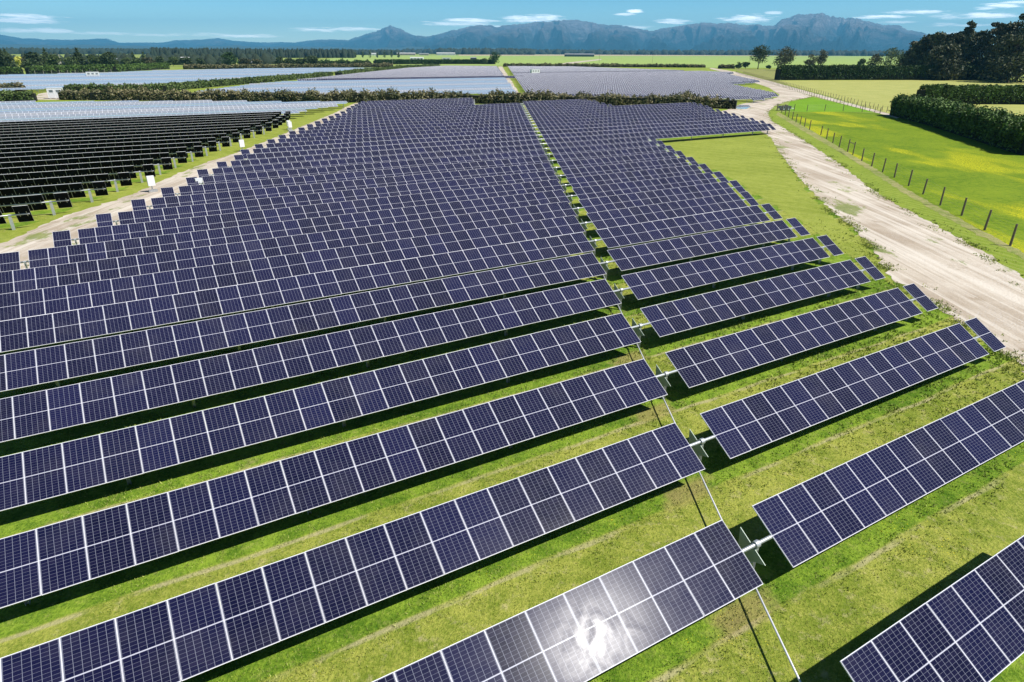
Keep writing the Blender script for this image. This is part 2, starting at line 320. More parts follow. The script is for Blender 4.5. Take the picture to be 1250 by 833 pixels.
def m_gravel():
    m_, t, b = new_mat('gravel'); P = t.node('ShaderNodeNewGeometry').outputs['Position']
    n1 = t.noise(P, 0.10, 5.0, 0.65); n2 = t.noise(P, 2.5, 6.0, 0.75); st = t.node('ShaderNodeTexVoronoi', ins={'Vector': P, 'Scale': 6.5}).outputs['Distance']
    c = t.mix(t.sstep(n1, 0.36, 0.64), (0.38, 0.31, 0.235), (0.57, 0.50, 0.41))
    c = t.mix(t.m('MULTIPLY', t.sstep(n2, 0.42, 0.62), 0.4), c, (0.46, 0.38, 0.29))
    pth = t.mapping(P, (2.4, 0.07, 1), (0, 0, 0.20))
    c = t.mix(t.m('MULTIPLY', t.sstep(t.noise(pth, 0.45, 5.0, 0.6), 0.46, 0.62), 0.6), c, (0.72, 0.66, 0.57))
    c = t.mix(t.m('MULTIPLY', t.sstep(t.noise(pth, 0.8, 4.0, 0.6), 0.56, 0.68), 0.55), c, (0.36, 0.29, 0.21))
    stones = t.m('MULTIPLY', t.sstep(t.noise(P, 0.16, 3.0), 0.47, 0.62), t.m('SUBTRACT', 1.0, t.sstep(st, 0.05, 0.42)))
    c = t.mix(t.m('MULTIPLY', stones, 0.55), c, (0.62, 0.60, 0.58))
    dk = t.sstep(t.noise(t.mapping(P, (1, 1, 1), (0, 0, 1)), 0.33, 5.0, 0.7), 0.60, 0.72)
    c = t.mix(t.m('MULTIPLY', dk, 0.6), c, (0.27, 0.20, 0.13))
    gr, _ = grass_core(t, P, (0.12, 0.18, 0.03), (0.24, 0.28, 0.06), (0.4, 0.36, 0.18), 0.4)
    gm = t.m('MULTIPLY', t.sstep(t.noise(t.mapping(P, (1.2, 0.5, 1), (0, 0, -0.3)), 0.17, 6.0, 0.72), 0.575, 0.64), 0.8)
    c = t.mix(gm, c, gr)
    setin(t, b, col=c, rough=0.95, spec=0.1); bump(t, b, t.m('ADD', n2, t.m('MULTIPLY', st, 0.4)), 0.8, 0.05); return m_
M['gravel'] = m_gravel()
def m_water():
    m_, t, b = new_mat('puddle_water'); setin(t, b, col=(0.30, 0.33, 0.32), rough=0.04, spec=1.0); return m_
M['water'] = m_water()
def m_mountain():
    m_, t, b = new_mat('mountain_rock'); g = t.node('ShaderNodeNewGeometry'); P = g.outputs['Position']; x, y, z = t.sep(P)
    Pk = t.mapping(P, (0.001, 0.001, 0.0016))
    n1 = t.noise(Pk, 1.2, 8.0, 0.68, 0.4); n2 = t.noise(Pk, 4.5, 7.0, 0.7, 0.5)
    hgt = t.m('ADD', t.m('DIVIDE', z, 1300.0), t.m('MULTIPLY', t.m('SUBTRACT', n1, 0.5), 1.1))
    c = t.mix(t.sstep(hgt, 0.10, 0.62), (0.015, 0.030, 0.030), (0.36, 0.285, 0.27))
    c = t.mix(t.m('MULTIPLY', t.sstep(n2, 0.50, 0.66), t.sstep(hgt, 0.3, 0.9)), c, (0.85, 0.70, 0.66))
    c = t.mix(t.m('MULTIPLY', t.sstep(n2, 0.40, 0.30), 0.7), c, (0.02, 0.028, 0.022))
    setin(t, b, col=c, rough=0.95, spec=0.05); bump(t, b, t.m('ADD', n2, t.m('MULTIPLY', n1, 1.5)), 1.0, 420.0); return m_
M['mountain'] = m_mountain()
M['wood_far'] = simple('distant_trees', (0.016, 0.030, 0.013), 0.9, 0, 0.5, 0.03)
HAZE = 5.2e-5
MAIN= [[0,4.2,None,[11.65,9,0],11.01],[1,9.02,[-5.43,16,0],[14.25,16,1],13.61],[2,13.83,[-6.28,19,0],[16.85,16,1],16.21],[3,18.65,[-7.13,22,0],[19.45,16,1],18.81],[4,23.57,[-7.92,25,0],[22.11,16,1],21.47],[5,28.49,[-8.72,28,0],[24.76,16,1],24.12],[6,33.41,[-9.51,31,0],[27.42,16,1],26.78],[7,38.33,[-10.3,34,0],[30.08,16,1],29.44],[8,43.25,[-11.09,37,0],[32.74,16,1],32.1],[9,48.17,[-11.89,40,0],[35.39,17,1],34.75],[10,53.09,[-8.08,39,1],[38.05,17,1],37.41],[11,58.17,[-5.34,39,1],[40.79,17,1],40.15],[12,63.25,[-2.59,39,1],[43.54,17,1],42.9],[13,68.33,[0.15,39,1],[46.28,17,1],45.64],[14,73.41,[2.89,39,1],[49.02,17,1],48.38],[15,78.49,[5.63,39,1],[51.76,17,1],51.12],[16,83.57,[7.23,40,1],[54.51,17,1],53.87],[17,88.65,[9.97,40,1],[57.25,45,1],56.61],[18,93.73,[12.71,40,1],[59.99,46,1],59.35],[19,98.81,[14.31,41,1],[62.74,46,1],62.1],[20,103.89,[17.05,41,1],[65.48,46,1],64.84],[21,108.97,[19.79,41,1],[68.22,46,1],67.58],[22,114.05,[22.54,41,1],[70.97,46,1],70.33],[23,119.13,[25.28,41,1],[73.71,46,1],73.07],[24,124.21,[28.02,41,1],[76.45,46,1],75.81],[25,129.29,[30.77,41,1],[79.2,47,1],78.56],[26,134.37,[33.51,41,1],[81.94,47,1],81.3],[27,139.45,[36.25,41,1],[84.68,47,1],84.04],[28,144.53,[39.0,41,1],[87.43,22,1],86.79],[29,149.61,[41.74,41,1],[90.17,21,1],89.53],[30,154.69,[44.48,41,1],[92.91,20,1],92.27],[31,159.77,[47.23,41,1],[95.66,20,1],95.02],[32,164.85,[48.95,29,1],[98.4,18,1],97.76],[33,169.93,[51.49,29,1],None,100.5],[34,175.01,[54.03,29,1],None,103.25],[35,180.09,[56.57,29,1],None,105.99],[36,185.17,[59.11,29,1],None,108.73]]
DARK= [[70.17,-14.92,3],[75.09,-15.65,6],[80.01,-16.06,9],[84.93,-17.16,12],[89.85,-16.84,14],[94.77,-18.06,17],[99.69,-19.4,20],[104.61,-19.12,22],[109.53,-20.14,25],[114.45,-21.1,28],[119.37,-22.27,31],[124.29,-22.09,33],[129.21,-22.67,36],[134.13,-23.49,39],[139.05,-24.7,42],[143.97,-25.26,44],[148.89,-25.83,46],[153.81,-26.39,48],[158.73,-27.33,50]]
FLAT = [[163.6,-25.7,53],[168.5,-26.3,56],[173.4,-27.0,60],[178.4,-27.7,64],[183.3,-28.3,68],[188.2,-29.0,72],[193.1,-29.6,74],[198.0,-30.3,69],[203.0,-31.0,61],[207.9,-31.6,54],[212.8,-32.3,47],[217.7,-33.0,39],[222.6,-33.6,32],[227.6,-34.3,23],[232.5,-34.9,11]]
FIELD_A = [[305.6,-44.8,9],[310.8,-45.5,17],[316.0,-46.2,26],[321.2,-46.9,32],[326.4,-47.6,38],[331.6,-48.3,44],[336.8,-49.0,50],[342.0,-49.7,56],[347.2,-50.4,61],[352.4,-51.1,66],[357.6,-51.8,70],[362.8,-52.5,75],[368.0,-53.1,80],[373.2,-53.8,84],[378.4,-54.5,89],[383.6,-55.2,94],[388.8,-55.9,98],[394.0,-56.6,103],[399.2,-57.3,108],[404.4,-58.0,112],[409.6,-58.7,117],[414.8,-59.4,120],[420.0,-60.1,124],[425.2,-60.8,127],[430.4,-61.5,131],[435.6,-62.2,134],[440.8,-62.9,138],[446.0,-63.6,142],[451.2,-64.3,145],[456.4,-65.0,149],[461.6,-65.7,152],[466.8,-66.4,156],[472.0,-67.1,160],[477.2,-67.8,163],[482.4,-68.5,167],[487.6,-69.2,170],[492.8,-69.9,174],[498.0,-70.6,178],[503.2,-57.7,170],[508.4,-33.3,152],[513.6,-18.7,143],[518.8,-14.7,142],[524.0,-10.7,142],[529.2,-6.7,142],[534.4,-2.7,142],[539.6,1.2,142],[544.8,5.2,141],[550.0,9.2,141],[555.2,13.2,141],[560.4,17.2,141],[565.6,21.2,141],[570.8,25.2,141],[576.0,29.1,142],[581.2,39.1,136],[586.4,49.4,131],[591.6,59.7,126],[596.8,70.0,120],[602.0,80.3,104],[607.2,90.6,82],[612.4,135.2,30]]
FIELD_B = [[210.0,107.1,13],[215.0,95.6,25],[220.0,84.1,38],[225.0,72.6,50],[230.0,61.1,62],[235.0,49.6,74],[240.0,38.1,87],[245.0,26.6,99],[250.0,21.0,106],[255.0,21.5,108],[260.0,22.0,110],[265.0,22.5,112],[270.0,23.9,113],[275.0,26.6,113],[280.0,29.4,113],[285.0,32.1,112],[290.0,34.8,112],[295.0,37.5,112],[300.0,40.2,112],[305.0,42.9,112],[310.0,45.6,112],[315.0,48.3,112],[320.0,51.0,112],[325.0,54.6,111],[330.0,58.7,110],[335.0,62.9,108],[340.0,67.1,107]]
FIELD_C = [[352,77.1,104],[357.2,81.4,102],[362.4,85.8,101],[367.6,89.9,100],[372.8,93.2,99],[378.0,96.4,99],[383.2,99.7,98],[388.4,103.0,98],[393.6,106.2,97],[398.8,109.5,97],[404.0,112.8,96],[409.2,116.0,96],[414.4,119.3,96],[419.6,122.6,95],[424.8,125.8,95],[430.0,129.1,94],[435.2,132.4,94],[440.4,135.7,93],[445.6,138.9,93],[450.8,142.3,92],[456.0,145.8,92],[461.2,149.2,91],[466.4,152.6,90],[471.6,156.0,90],[476.8,159.5,89],[482.0,162.9,88],[487.2,166.3,88],[492.4,169.7,87],[497.6,173.2,87],[502.8,176.6,86],[508.0,180.0,85],[513.2,183.5,85],[518.4,186.9,84],[523.6,190.3,84],[528.8,193.7,83],[534.0,197.2,82],[539.2,200.6,82],[544.4,204.0,81],[549.6,207.5,80],[554.8,210.9,80],[560.0,214.3,79],[565.2,217.7,79],[570.4,221.2,78],[575.6,224.6,77],[580.8,229.3,76],[586.0,234.3,74],[591.2,239.3,72],[596.4,244.3,70],[601.6,249.2,68],[606.8,254.2,66],[612.0,259.2,64],[617.2,264.2,56],[622.4,269.2,46],[627.6,274.1,36],[632.8,279.1,27],[638.0,284.1,17],[643.2,289.1,8]]
FIELD_D = [[150,174.4,5],[155.0,168.9,18],[160.0,163.4,31],[165.0,157.9,40],[170.0,152.3,48],[175.0,146.8,56],[180.0,141.3,64],[185.0,135.8,71],[190.0,130.2,79],[195.0,124.7,87],[200.0,120.7,93],[205.0,123.4,94],[210.0,126.2,95],[215.0,128.9,95],[220.0,131.6,96],[225.0,134.3,97],[230.0,137.1,101],[235.0,139.8,110],[240.0,142.5,119],[245.0,145.3,125],[250.0,148.0,126],[255.0,150.7,128],[260.0,153.5,129],[265.0,156.2,130],[270.0,158.9,131],[275.0,161.6,132],[280.0,164.4,133],[285.0,167.1,134],[290.0,169.8,136],[295.0,172.6,137],[300.0,175.3,138],[305.0,178.0,139],[310.0,180.8,140],[315.0,183.5,141],[320.0,186.2,142],[325.0,188.9,144],[330.0,191.7,145],[335.0,194.4,146],[340.0,197.1,149],[345.0,199.9,153],[350.0,202.6,156],[355.0,205.3,160],[360.0,208.1,163],[365.0,210.8,164],[370.0,213.5,162],[375.0,216.2,159],[380.0,219.0,157],[385.0,221.7,155],[390.0,224.4,152],[395.0,227.2,150],[400.0,229.9,147],[405.0,232.6,145],[410.0,235.4,143],[415.0,238.1,140],[420.0,240.8,138],[425.0,243.5,136],[430.0,246.3,133],[435.0,249.0,131],[440.0,251.7,128],[445.0,254.5,126],[450.0,257.2,124],[455.0,259.9,121],[460.0,262.7,119],[465.0,265.4,117],[470.0,268.1,114],[475.0,270.9,112],[480.0,273.6,109],[485.0,276.3,107],[490.0,279.0,105],[495.0,281.8,102],[500.0,284.5,100],[505.0,287.2,98],[510.0,290.0,95],[515.0,292.7,93],[520.0,295.4,90],[525.0,298.2,88],[530.0,300.9,86],[535.0,303.6,83],[540.0,306.3,81],[545.0,309.1,79],[550.0,311.8,76],[555.0,314.5,74],[560.0,317.3,71],[565.0,320.0,69],[570.0,322.7,67],[575.0,325.5,64],[580.0,328.2,58],[585.0,330.9,48],[590.0,333.6,38],[595.0,336.4,28],[600.0,339.1,18],[605.0,341.8,9]]
TRACK_R=[[26.0,27.2],[26.2,28.8],[26.4,31.3],[26.9,34.3],[26.7,37.2],[27.5,40.9],[26.9,42.1],[28.2,46.4],[30.1,51.4],[31.5,57.4],[32.8,65.2],[35.3,76.0],[40.1,94.4],[43.8,108.0],[49.2,125.8],[51.7,140.0],[49.1,148.1],[46.7,161.2],[51.3,174.7],[61.0,190.7],[72.4,213.3],[84.5,229.0],[95.4,244.5],[103.2,261.9],[120.0,319.5],[131.7,373.5],[145.0,434.3],[174.1,561.8],[202.2,708.7],[215.3,748.8],[197.6,628.6],[174.3,519.8],[153.3,428.5],[134.0,349.7],[125.0,308.9],[111.5,251.6],[99.9,236.1],[89.3,221.5],[78.3,202.1],[67.7,177.9],[61.3,157.9],[57.6,139.5],[53.1,118.7],[50.3,106.3],[46.9,91.7],[42.7,76.7],[40.7,66.1],[39.7,58.8],[38.3,49.9],[36.7,43.1],[35.6,39.4]]
TRACK_L=[[-42.8,46.3],[-42.3,50.6],[-42.8,54.2],[-43.5,60.6],[-42.9,65.3],[-42.5,72.0],[-43.2,76.9],[-43.8,84.8],[-44.1,94.1],[-43.5,102.7],[-44.2,122.6],[-45.1,142.7],[-46.6,176.1],[-48.3,193.8],[-49.1,209.9],[-46.3,210.0],[-44.0,185.4],[-40.9,157.4],[-39.1,133.6],[-37.1,109.5],[-36.3,92.4],[-35.4,76.5],[-35.5,65.8],[-34.7,55.7],[-34.6,49.7],[-34.7,44.0],[-35.2,38.1]]
TRACK_M=[[-0.1,227.8],[-16.7,761.8],[-12.4,776.0],[3.5,228.0]]
PATH_FAR=[[30.4,678.1],[80.0,1059.6],[217.1,1719.9],[196.4,1526.9],[81.3,970.0],[35.3,679.0]]
PAD_CABIN=[[-155.6,218.3],[-174.2,247.8],[-178.6,260.6],[-173.7,263.8],[-144.9,218.9]]
LANE=[[195.2,609.1],[145.4,380.0],[123.0,279.8],[108.4,215.4],[100.8,179.5],[98.8,170.0],[95.2,165.5],[98.8,181.9],[104.9,213.4],[115.2,265.4],[135.4,359.0],[180.6,567.3]]
FENCE_STRIP=[[72.6,183.2],[61.8,137.3],[54.8,107.4],[50.6,90.4],[46.9,76.3],[44.9,67.3],[43.3,59.5],[41.7,51.4],[40.5,46.2],[39.3,44.6],[40.5,49.9],[41.9,57.9],[43.4,65.6],[45.3,74.3],[48.8,87.7],[52.6,103.7],[59.1,132.9],[69.0,175.5]]
VERGE=[[74.7,194.3],[73.6,185.9],[62.3,140.4],[53.9,105.5],[49.9,89.0],[46.4,75.3],[44.4,66.5],[42.8,58.7],[41.1,50.6],[39.9,45.4],[35.2,38.2],[36.7,43.1],[38.3,49.9],[39.7,58.8],[40.7,66.1],[42.7,76.7],[46.9,91.7],[50.3,106.3],[53.1,118.7],[57.6,139.5],[61.3,157.9],[67.7,177.9]]
PASTURE_R=[[72.8,183.2],[80.6,183.6],[91.5,185.4],[99.7,179.4],[99.9,174.6],[105.2,170.3],[130.1,156.9],[106.0,96.1],[38.8,30.9],[40.5,45.8],[41.7,51.4],[43.3,59.5],[44.9,67.3],[46.9,76.3],[50.6,90.4],[54.8,107.4],[62.5,138.9]]
TRIANGLE=[[92.0,223.6],[110.2,248.7],[104.4,212.3],[99.4,183.2],[91.5,185.4],[80.6,183.6],[75.2,186.0],[86.1,210.6]]
PADDOCK=[[156.2,402.4],[253.4,419.8],[403.6,435.5],[150.1,157.7],[105.2,170.3],[99.9,174.6],[106.0,200.4],[119.8,258.0],[127.9,295.6],[140.5,350.2]]
ROUGH=[[226.4,713.0],[264.2,685.2],[156.2,402.4],[140.9,345.8],[145.4,380.0]]
FIELD_FAR=[[-1009.6,1239.8],[-1015.4,1799.5],[-705.6,2889.6],[4136.1,7395.9],[583.2,1037.1],[334.0,751.1],[217.2,749.1],[-13.9,813.6],[-150.3,863.1],[-227.5,844.8],[-275.5,781.0],[-582.6,712.7]]
STRIP_PALE=[[-322.5,4105.0],[12446.8,22037.7],[2935.8,5192.8],[-236.7,3010.9]]
PUDDLE=[[65.7,199.8],[70.5,209.1],[73.0,208.2],[71.0,200.1],[67.2,193.3],[64.8,193.8]]
ARRAY_GRASS=[[-187.0,224.3],[3.9,236.4],[63.8,190.9],[28.9,44.9],[23.6,22.1],[15.2,6.5],[-17.3,6.4],[-57.2,45.7]]
POSTS1=[[41.7,51.5],[43.0,56.6],[44.6,62.3],[45.3,66.9],[46.9,72.7],[48.1,77.7],[49.5,83.4],[50.1,87.4],[51.1,92.2],[52.3,97.4],[53.9,103.4],[54.7,106.8],[55.8,112.1],[57.4,117.9],[58.8,123.5],[60.6,130.0],[62.3,139.2],[64.0,145.7],[64.7,149.8],[65.9,155.0],[67.8,161.8],[69.2,167.8],[70.9,174.2],[72.7,181.2],[74.7,189.8]]
POSTS2=[[81.7,186.3],[87.2,187.6],[92.2,187.3],[96.0,184.3],[98.3,179.4]]
LANE_A=[[181.9,562.9],[134.0,349.7],[114.5,263.8],[104.6,215.1],[98.3,179.4]]
LANE_B=[[200.0,615.2],[147.5,385.6],[124.3,282.9],[110.2,219.0],[102.2,180.8]]
TRAILER=[[76.3,188.7]]
H1=[[-145.9,218.9],[-128.9,218.0],[-112.5,217.1],[-84.6,213.2],[-53.5,213.2],[-35.4,213.5],[-17.1,211.7],[3.5,207.4],[23.5,205.5],[43.1,203.3],[54.0,197.7],[63.8,193.8]]
H0=[[-162.8,208.6],[-155.5,210.8],[-151.1,212.9]]
H0B=[[-199.1,256.4],[-191.3,265.3]]
H2A=[[-170.3,258.5],[-154.4,262.4],[-138.5,268.7],[-129.9,343.6],[-115.3,432.8]]
H2B=[[-114.7,451.2],[-112.1,531.8],[-103.8,638.2],[-81.4,740.3]]
H3A=[[-340.7,443.5],[-325.2,453.9]]
H3B=[[-321.7,454.3],[-301.8,514.9]]
H3C=[[-299.5,515.2],[-303.4,603.5]]
H3D=[[-288.8,603.1],[-242.6,623.3],[-181.9,674.3],[-127.7,722.8]]
H4=[[-174.0,869.1],[-114.1,901.9],[-25.7,923.6]]
H4B=[[-233.4,816.0],[-205.9,838.7],[-177.7,856.6]]
H5=[[-10.4,763.1],[66.7,761.3],[139.5,762.9],[210.2,755.8]]
H5B=[[212.9,710.6],[228.2,713.3]]
H7=[[158.6,409.8],[207.6,418.7],[255.0,422.5],[305.0,425.2]]
H8=[[130.6,216.6],[146.5,217.5],[167.8,216.9]]
H9=[[100.7,174.6],[94.7,146.5],[88.0,122.2],[82.8,103.6]]
SHRUBS=[[227.6,695.7],[235.5,697.1],[263.1,708.8]]
INV=[[-151.8,224.5],[-244.0,397.3],[15.4,484.3]]
LAWN_R=[[25.1,115.6],[50.8,130.5],[38.7,90.8],[33.6,72.2],[31.6,62.6],[30.5,55.4],[29.1,49.5],[27.5,44.8],[26.3,40.7],[26.6,39.0],[26.3,42.4],[27.0,49.9],[27.4,56.8],[27.6,65.1],[27.9,75.9],[28.0,89.8],[26.9,102.1]]
LAWN_L=[[-46.1,50.3],[-44.7,53.9],[-44.4,59.9],[-45.0,67.2],[-44.9,73.4],[-45.3,83.5],[-47.3,100.0],[-50.1,123.7],[-51.8,149.4],[-55.6,184.8],[-48.6,203.1],[-47.6,193.8],[-42.1,144.5],[-41.3,115.7],[-39.5,90.2],[-39.1,71.2],[-40.9,60.6],[-40.3,51.6],[-40.9,43.9]]
PROF=[(-38.78,14.2),(-36.22,16.6),(-35.39,13.4),(-34.05,12.0),(-32.18,11.5),(-30.18,13.7),(-29.48,9.2),(-27.67,9.5),(-26.6,9.7),(-25.76,12.7),(-24.38,13.0),(-22.77,15.7),(-21.83,12.4),(-20.96,11.6),(-19.79,10.7),(-18.28,11.4),(-17.37,11.1),(-16.12,14.3),(-14.86,15.5),(-13.29,14.6),(-11.97,22.0),(-10.99,26.3),(-9.92,33.6),(-9.04,28.6),(-8.08,21.5),(-7.1,19.5),(-6.44,21.7),(-5.1,27.1),(-3.76,32.4),(-2.57,34.6),(-1.44,32.6),(-0.44,35.8),(1.22,38.0),(2.55,39.1),(3.86,41.2),(5.18,41.7),(6.31,38.1),(7.49,36.0),(8.81,34.0),(10.12,30.8),(11.1,27.7),(12.04,30.8),(13.28,34.7),(14.21,36.7),(15.13,38.1),(16.06,36.5),(16.97,37.9),(17.89,35.3),(19.09,35.1),(19.7,33.1),(20.27,34.9),(20.79,40.7),(21.33,44.4),(21.87,47.1),(22.72,46.9),(23.44,47.6),(23.84,45.6),(24.43,42.7),(25.25,41.5),(26.08,39.4),(26.91,36.4),(27.73,33.5),(28.5,33.3),(29.24,27.7),(29.87,25.7),(30.51,22.0),(31.47,16.5),(33.0,10.1),(36.25,5.7),(38.82,4.0)]
# ------------------------------------------------------------------ ground and other flat sheets
def sheet(name, pts, mat, z, step=0.0, jit=0.0, kind='structure'):
    """flat polygon; its outline is subdivided and roughened so that edges look worn"""
    P = [Vector((p[0], p[1])) for p in pts]
    if step > 0:
        Q = []
        for a, b in zip(P, P[1:] + P[:1]):
            k = max(1, int((b - a).length / step)); k = min(k, 160)
            for i in range(k):
                q = a.lerp(b, i / k); v = Vector((q.x, q.y, 0))
                dx = noise.noise(v * 0.9) + 0.7 * noise.noise(v * 2.7 + Vector((5, 1, 2)))
                dy = noise.noise(v * 0.9 + Vector((9, 9, 3))) + 0.7 * noise.noise(v * 2.7 + Vector((1, 8, 4)))
                Q.append(Vector((q.x + dx * jit, q.y + dy * jit)))
        P = Q
    tri = geometry.tessellate_polygon([[Vector((p.x, p.y, 0)) for p in P]])
    mb = MB(); fs = []
    for a, b, c in tri:
        cr = (P[b] - P[a]).cross(P[c] - P[a])
        fs.append((a, b, c) if cr > 0 else (a, c, b))
    mb.add([(p.x, p.y, z) for p in P], fs)
    o = mb.build(name, mat); o['kind'] = kind; return o
sheet('ground', [(-52000, -3000), (52000, -3000), (52000, 56000), (-52000, 56000)], M['ground'], 0.0)
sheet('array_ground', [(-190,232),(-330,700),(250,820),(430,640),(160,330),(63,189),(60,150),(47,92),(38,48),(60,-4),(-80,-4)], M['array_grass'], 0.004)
sheet('mown_lawn', LAWN_R, M['lawn'], 0.012, 0.8, 0.3)
sheet('mown_verge', LAWN_L, M['lawn'], 0.010, 0.8, 0.3)
sheet('far_field', [(-257, 775), (-620, 2600), (-700, 2870)] + FIELD_FAR[3:-2], M['field'], 0.10)
sheet('dry_field', STRIP_PALE, M['palefield'], 0.30)
sheet('rough_ground', ROUGH, M['rough'], 0.03, 6, 0.6)
sheet('pale_paddock', PADDOCK, M['paddock'], 0.02, 5, 0.4)
sheet('pasture', PASTURE_R, M['pasture'], 0.010)
sheet('small_paddock', TRIANGLE, M['triangle'], 0.014, 2, 0.25)
sheet('grass_verge', VERGE, M['verge'], 0.008)
sheet('gravel_road', TRACK_R, M['gravel'], 0.020, 0.45, 0.42)
sheet('gravel_track', TRACK_L, M['gravel'], 0.016, 0.45, 0.42)
sheet('gravel_lane', TRACK_M, M['gravel'], 0.030, 3, 0.5)
sheet('gravel_pad', PAD_CABIN, M['gravel'], 0.030, 3, 0.6)
sheet('farm_path', PATH_FAR, M['gravel'], 0.22)
sheet('stock_lane', LANE, M['gravel'], 0.034, 1.5, 0.25)
sheet('dry_grass_strip', FENCE_STRIP, M['strip'], 0.018, 0.4, 0.32)
sheet('puddle', PUDDLE, M['water'], 0.034, 1, 0.4)

# ------------------------------------------------------------------ solar rows
def module_mesh():
    mb = MB(); mb.box((W / 2, 0, -0.0175), (W - 0.008, L, 0.035), mis=[1, 0, 2, 2, 2, 2])
    for sx in (0.30, 0.85): mb.box((sx, 0, -0.052), (0.04, 0.55, 0.032), mi=3)      # clamps that carry it on the tube
    return mb.mesh('solar_module', [M['panel'], M['back'], M['frame'], M['steel']])
MOD = module_mesh()
def strip_mesh(m):
    mb = MB(); mb.box((m * W / 2, 0, -0.02), (m * W, L, 0.05), mis=[1, 0, 2, 2, 2, 2]); return mb
def tiltM(t): return Matrix.Rotation(t, 3, 'X')
def make_row(name, n, segs, tilt, label, group, tube=None, posts=(), plates=(), dz=0.0, free=()):
    """segs: list of (s0, count) along the row; every module a child"""
    s_ref = segs[0][0]; x, y = SN(s_ref, n)
    root = empty(name, (x, y, 0), YAW); tag(root, label, 'solar panels', group)
    hinge = TZ + dz
    for s0, m in segs:
        for i in range(m):
            o = link('solar_module', MOD, root, (s0 - s_ref + i * W, -0.07 * math.sin(tilt), hinge + 0.07 * math.cos(tilt)))
            o.rotation_euler = (tilt + random.gauss(0, 0.0045), random.gauss(0, 0.0025), 0)
    a, b = tube
    MB().tube((a - s_ref, 0, hinge), (b - s_ref, 0, hinge), 0.062, seg=12).build('torque_tube', M['steel'], root, True)
    for p in posts:
        px = p - s_ref; mb = MB(); rb = 0.115 if any(abs(p - q_) < 0.05 for q_ in free) else 0.066
        wf = 2.2 if tilt < 0 and rb > .1 else 1.0
        if wf > 1: mb.box((px, 0, (hinge - .1) / 2 - .08), (0.24, 0.20, hinge - 0.05))
        mb.box((px, 0, (hinge - 0.1) / 2 - 0.08), (0.11, 0.012, hinge - 0.04)); mb.box((px - 0.05, 0, (hinge - 0.1) / 2 - 0.08), (0.012, 0.15, hinge - 0.04)); mb.box((px + 0.05, 0, (hinge - 0.1) / 2 - 0.08), (0.012, 0.15, hinge - 0.04))
        mb.box((px, 0, hinge - rb - 0.04), (0.12, 0.14, 0.10)); mb.tube((px - 0.08, 0, hinge), (px + 0.08, 0, hinge), rb, seg=14)
        mb.build('post', M['steel'], root)
    for p in plates:                                                 # swing arm plate that the drive rod pushes
        px = p - s_ref - 0.10; mb = MB(); c, s_ = math.cos(tilt), math.sin(tilt)
        def R(yy, zz): return (yy * c - zz * s_, yy * s_ + zz * c)
        pts = [R(-0.62, -0.06), R(0.62, -0.06), R(0.10, -0.80), R(-0.10, -0.80)]
        V_ = [(px - 0.012, q[0], hinge + q[1]) for q in pts] + [(px + 0.012, q[0], hinge + q[1]) for q in pts]
        mb.add(V_, [(0, 1, 2, 3), (7, 6, 5, 4), (0, 4, 5, 1), (1, 5, 6, 2), (2, 6, 7, 3), (3, 7, 4, 0)])
        mb.build('swing_arm', M['plate'], root)
    return root

GRP_MAIN = 'near rows of dark blue solar panels'
rows_gap = {}
for k, n, left, right, g in MAIN:
    segs = []; ends = []; posts = [g] if (left and right) or k == 0 else []
    if left:
        s0, m, e = left
        if e: segs.append((s0 - W - 0.5, 1)); posts.append(s0 - 0.25)
        segs.append((s0, m)); posts += list(np.arange(s0 + m * W - 7.5, s0 + 1, -8.05))
        ends += [s0 - (W + 0.5 if e else 0), s0 + m * W]
    if right:
        s0, m, e = right
        segs.append((s0, m)); posts += list(np.arange(s0 + 7.5, s0 + m * W - 1, 8.05))
        if e: segs.append((s0 + m * W + 0.5, 1)); posts.append(s0 + m * W + 0.25)
        ends += [s0, s0 + m * W + (W + 0.5 if e else 0)]
    ta = min(ends) + 0.1; tb = max(ends) - 0.1
    if k == 0: ta = g - 0.35
    if left and not right: posts.append(left[0] + left[1] * W + 0.3); tb = posts[-1] + 0.1
    if k == 0: lab = 'row of dark blue solar panels in the bottom right corner, nearest to the camera'
    elif right: lab = 'row of dark blue panels across the central gap, %s back from the camera' % ordw(k + 1)
    else: lab = 'short row of dark blue panels left of the gap, %s from the dark shrub hedge' % ordw(37 - k)
    make_row('solar_panel_row', n, segs, TILT, lab, GRP_MAIN, (ta, tb), posts, [g] if (right and k) or k == 0 else [], free=[g])
    rows_gap[k] = (g, n)
# drive rods that link each row to the next one along the gap
for k in range(0, 32):
    g0, n0_ = rows_gap[k]; g1, n1_ = rows_gap[k + 1]
    a = SN(g0 - 0.10, n0_ + 0.42); b = SN(g1 - 0.10, n1_ + 0.30)
    p0, p1 = Vector((a[0], a[1], 0.52)), Vector((b[0], b[1], 0.52))
    root = empty('drive_rod', tuple(p0)); q = p1 - p0
    tag(root, 'thin pale drive rod in the central gap behind the %s panel row' % ordw(k + 1), 'drive rod', 'drive rods along the central gap')
    MB().tube((0, 0, 0), tuple(q), 0.030, seg=8).build('rod', M['frame'], root, True)
    dq = q.normalized() * 0.12
    MB().tube(tuple(-dq), tuple(dq), 0.055, seg=10).build('joint', M['steel'], root, True)

GRP_DARK = 'rows of panels seen from their black undersides'
for i, (n, s0, m) in enumerate(DARK):
    e = s0 + m * W; posts = [e + 0.45] + list(np.arange(e - 7.3, s0, -8.05))
    make_row('solar_panel_row', n, [(s0, m), (e + 0.9, 1)], rad(-55), 'row of black panel undersides, %s from the front in the left block' % ordw(i + 1), GRP_DARK, (s0, e + W + 0.8), posts, free=posts[:1])

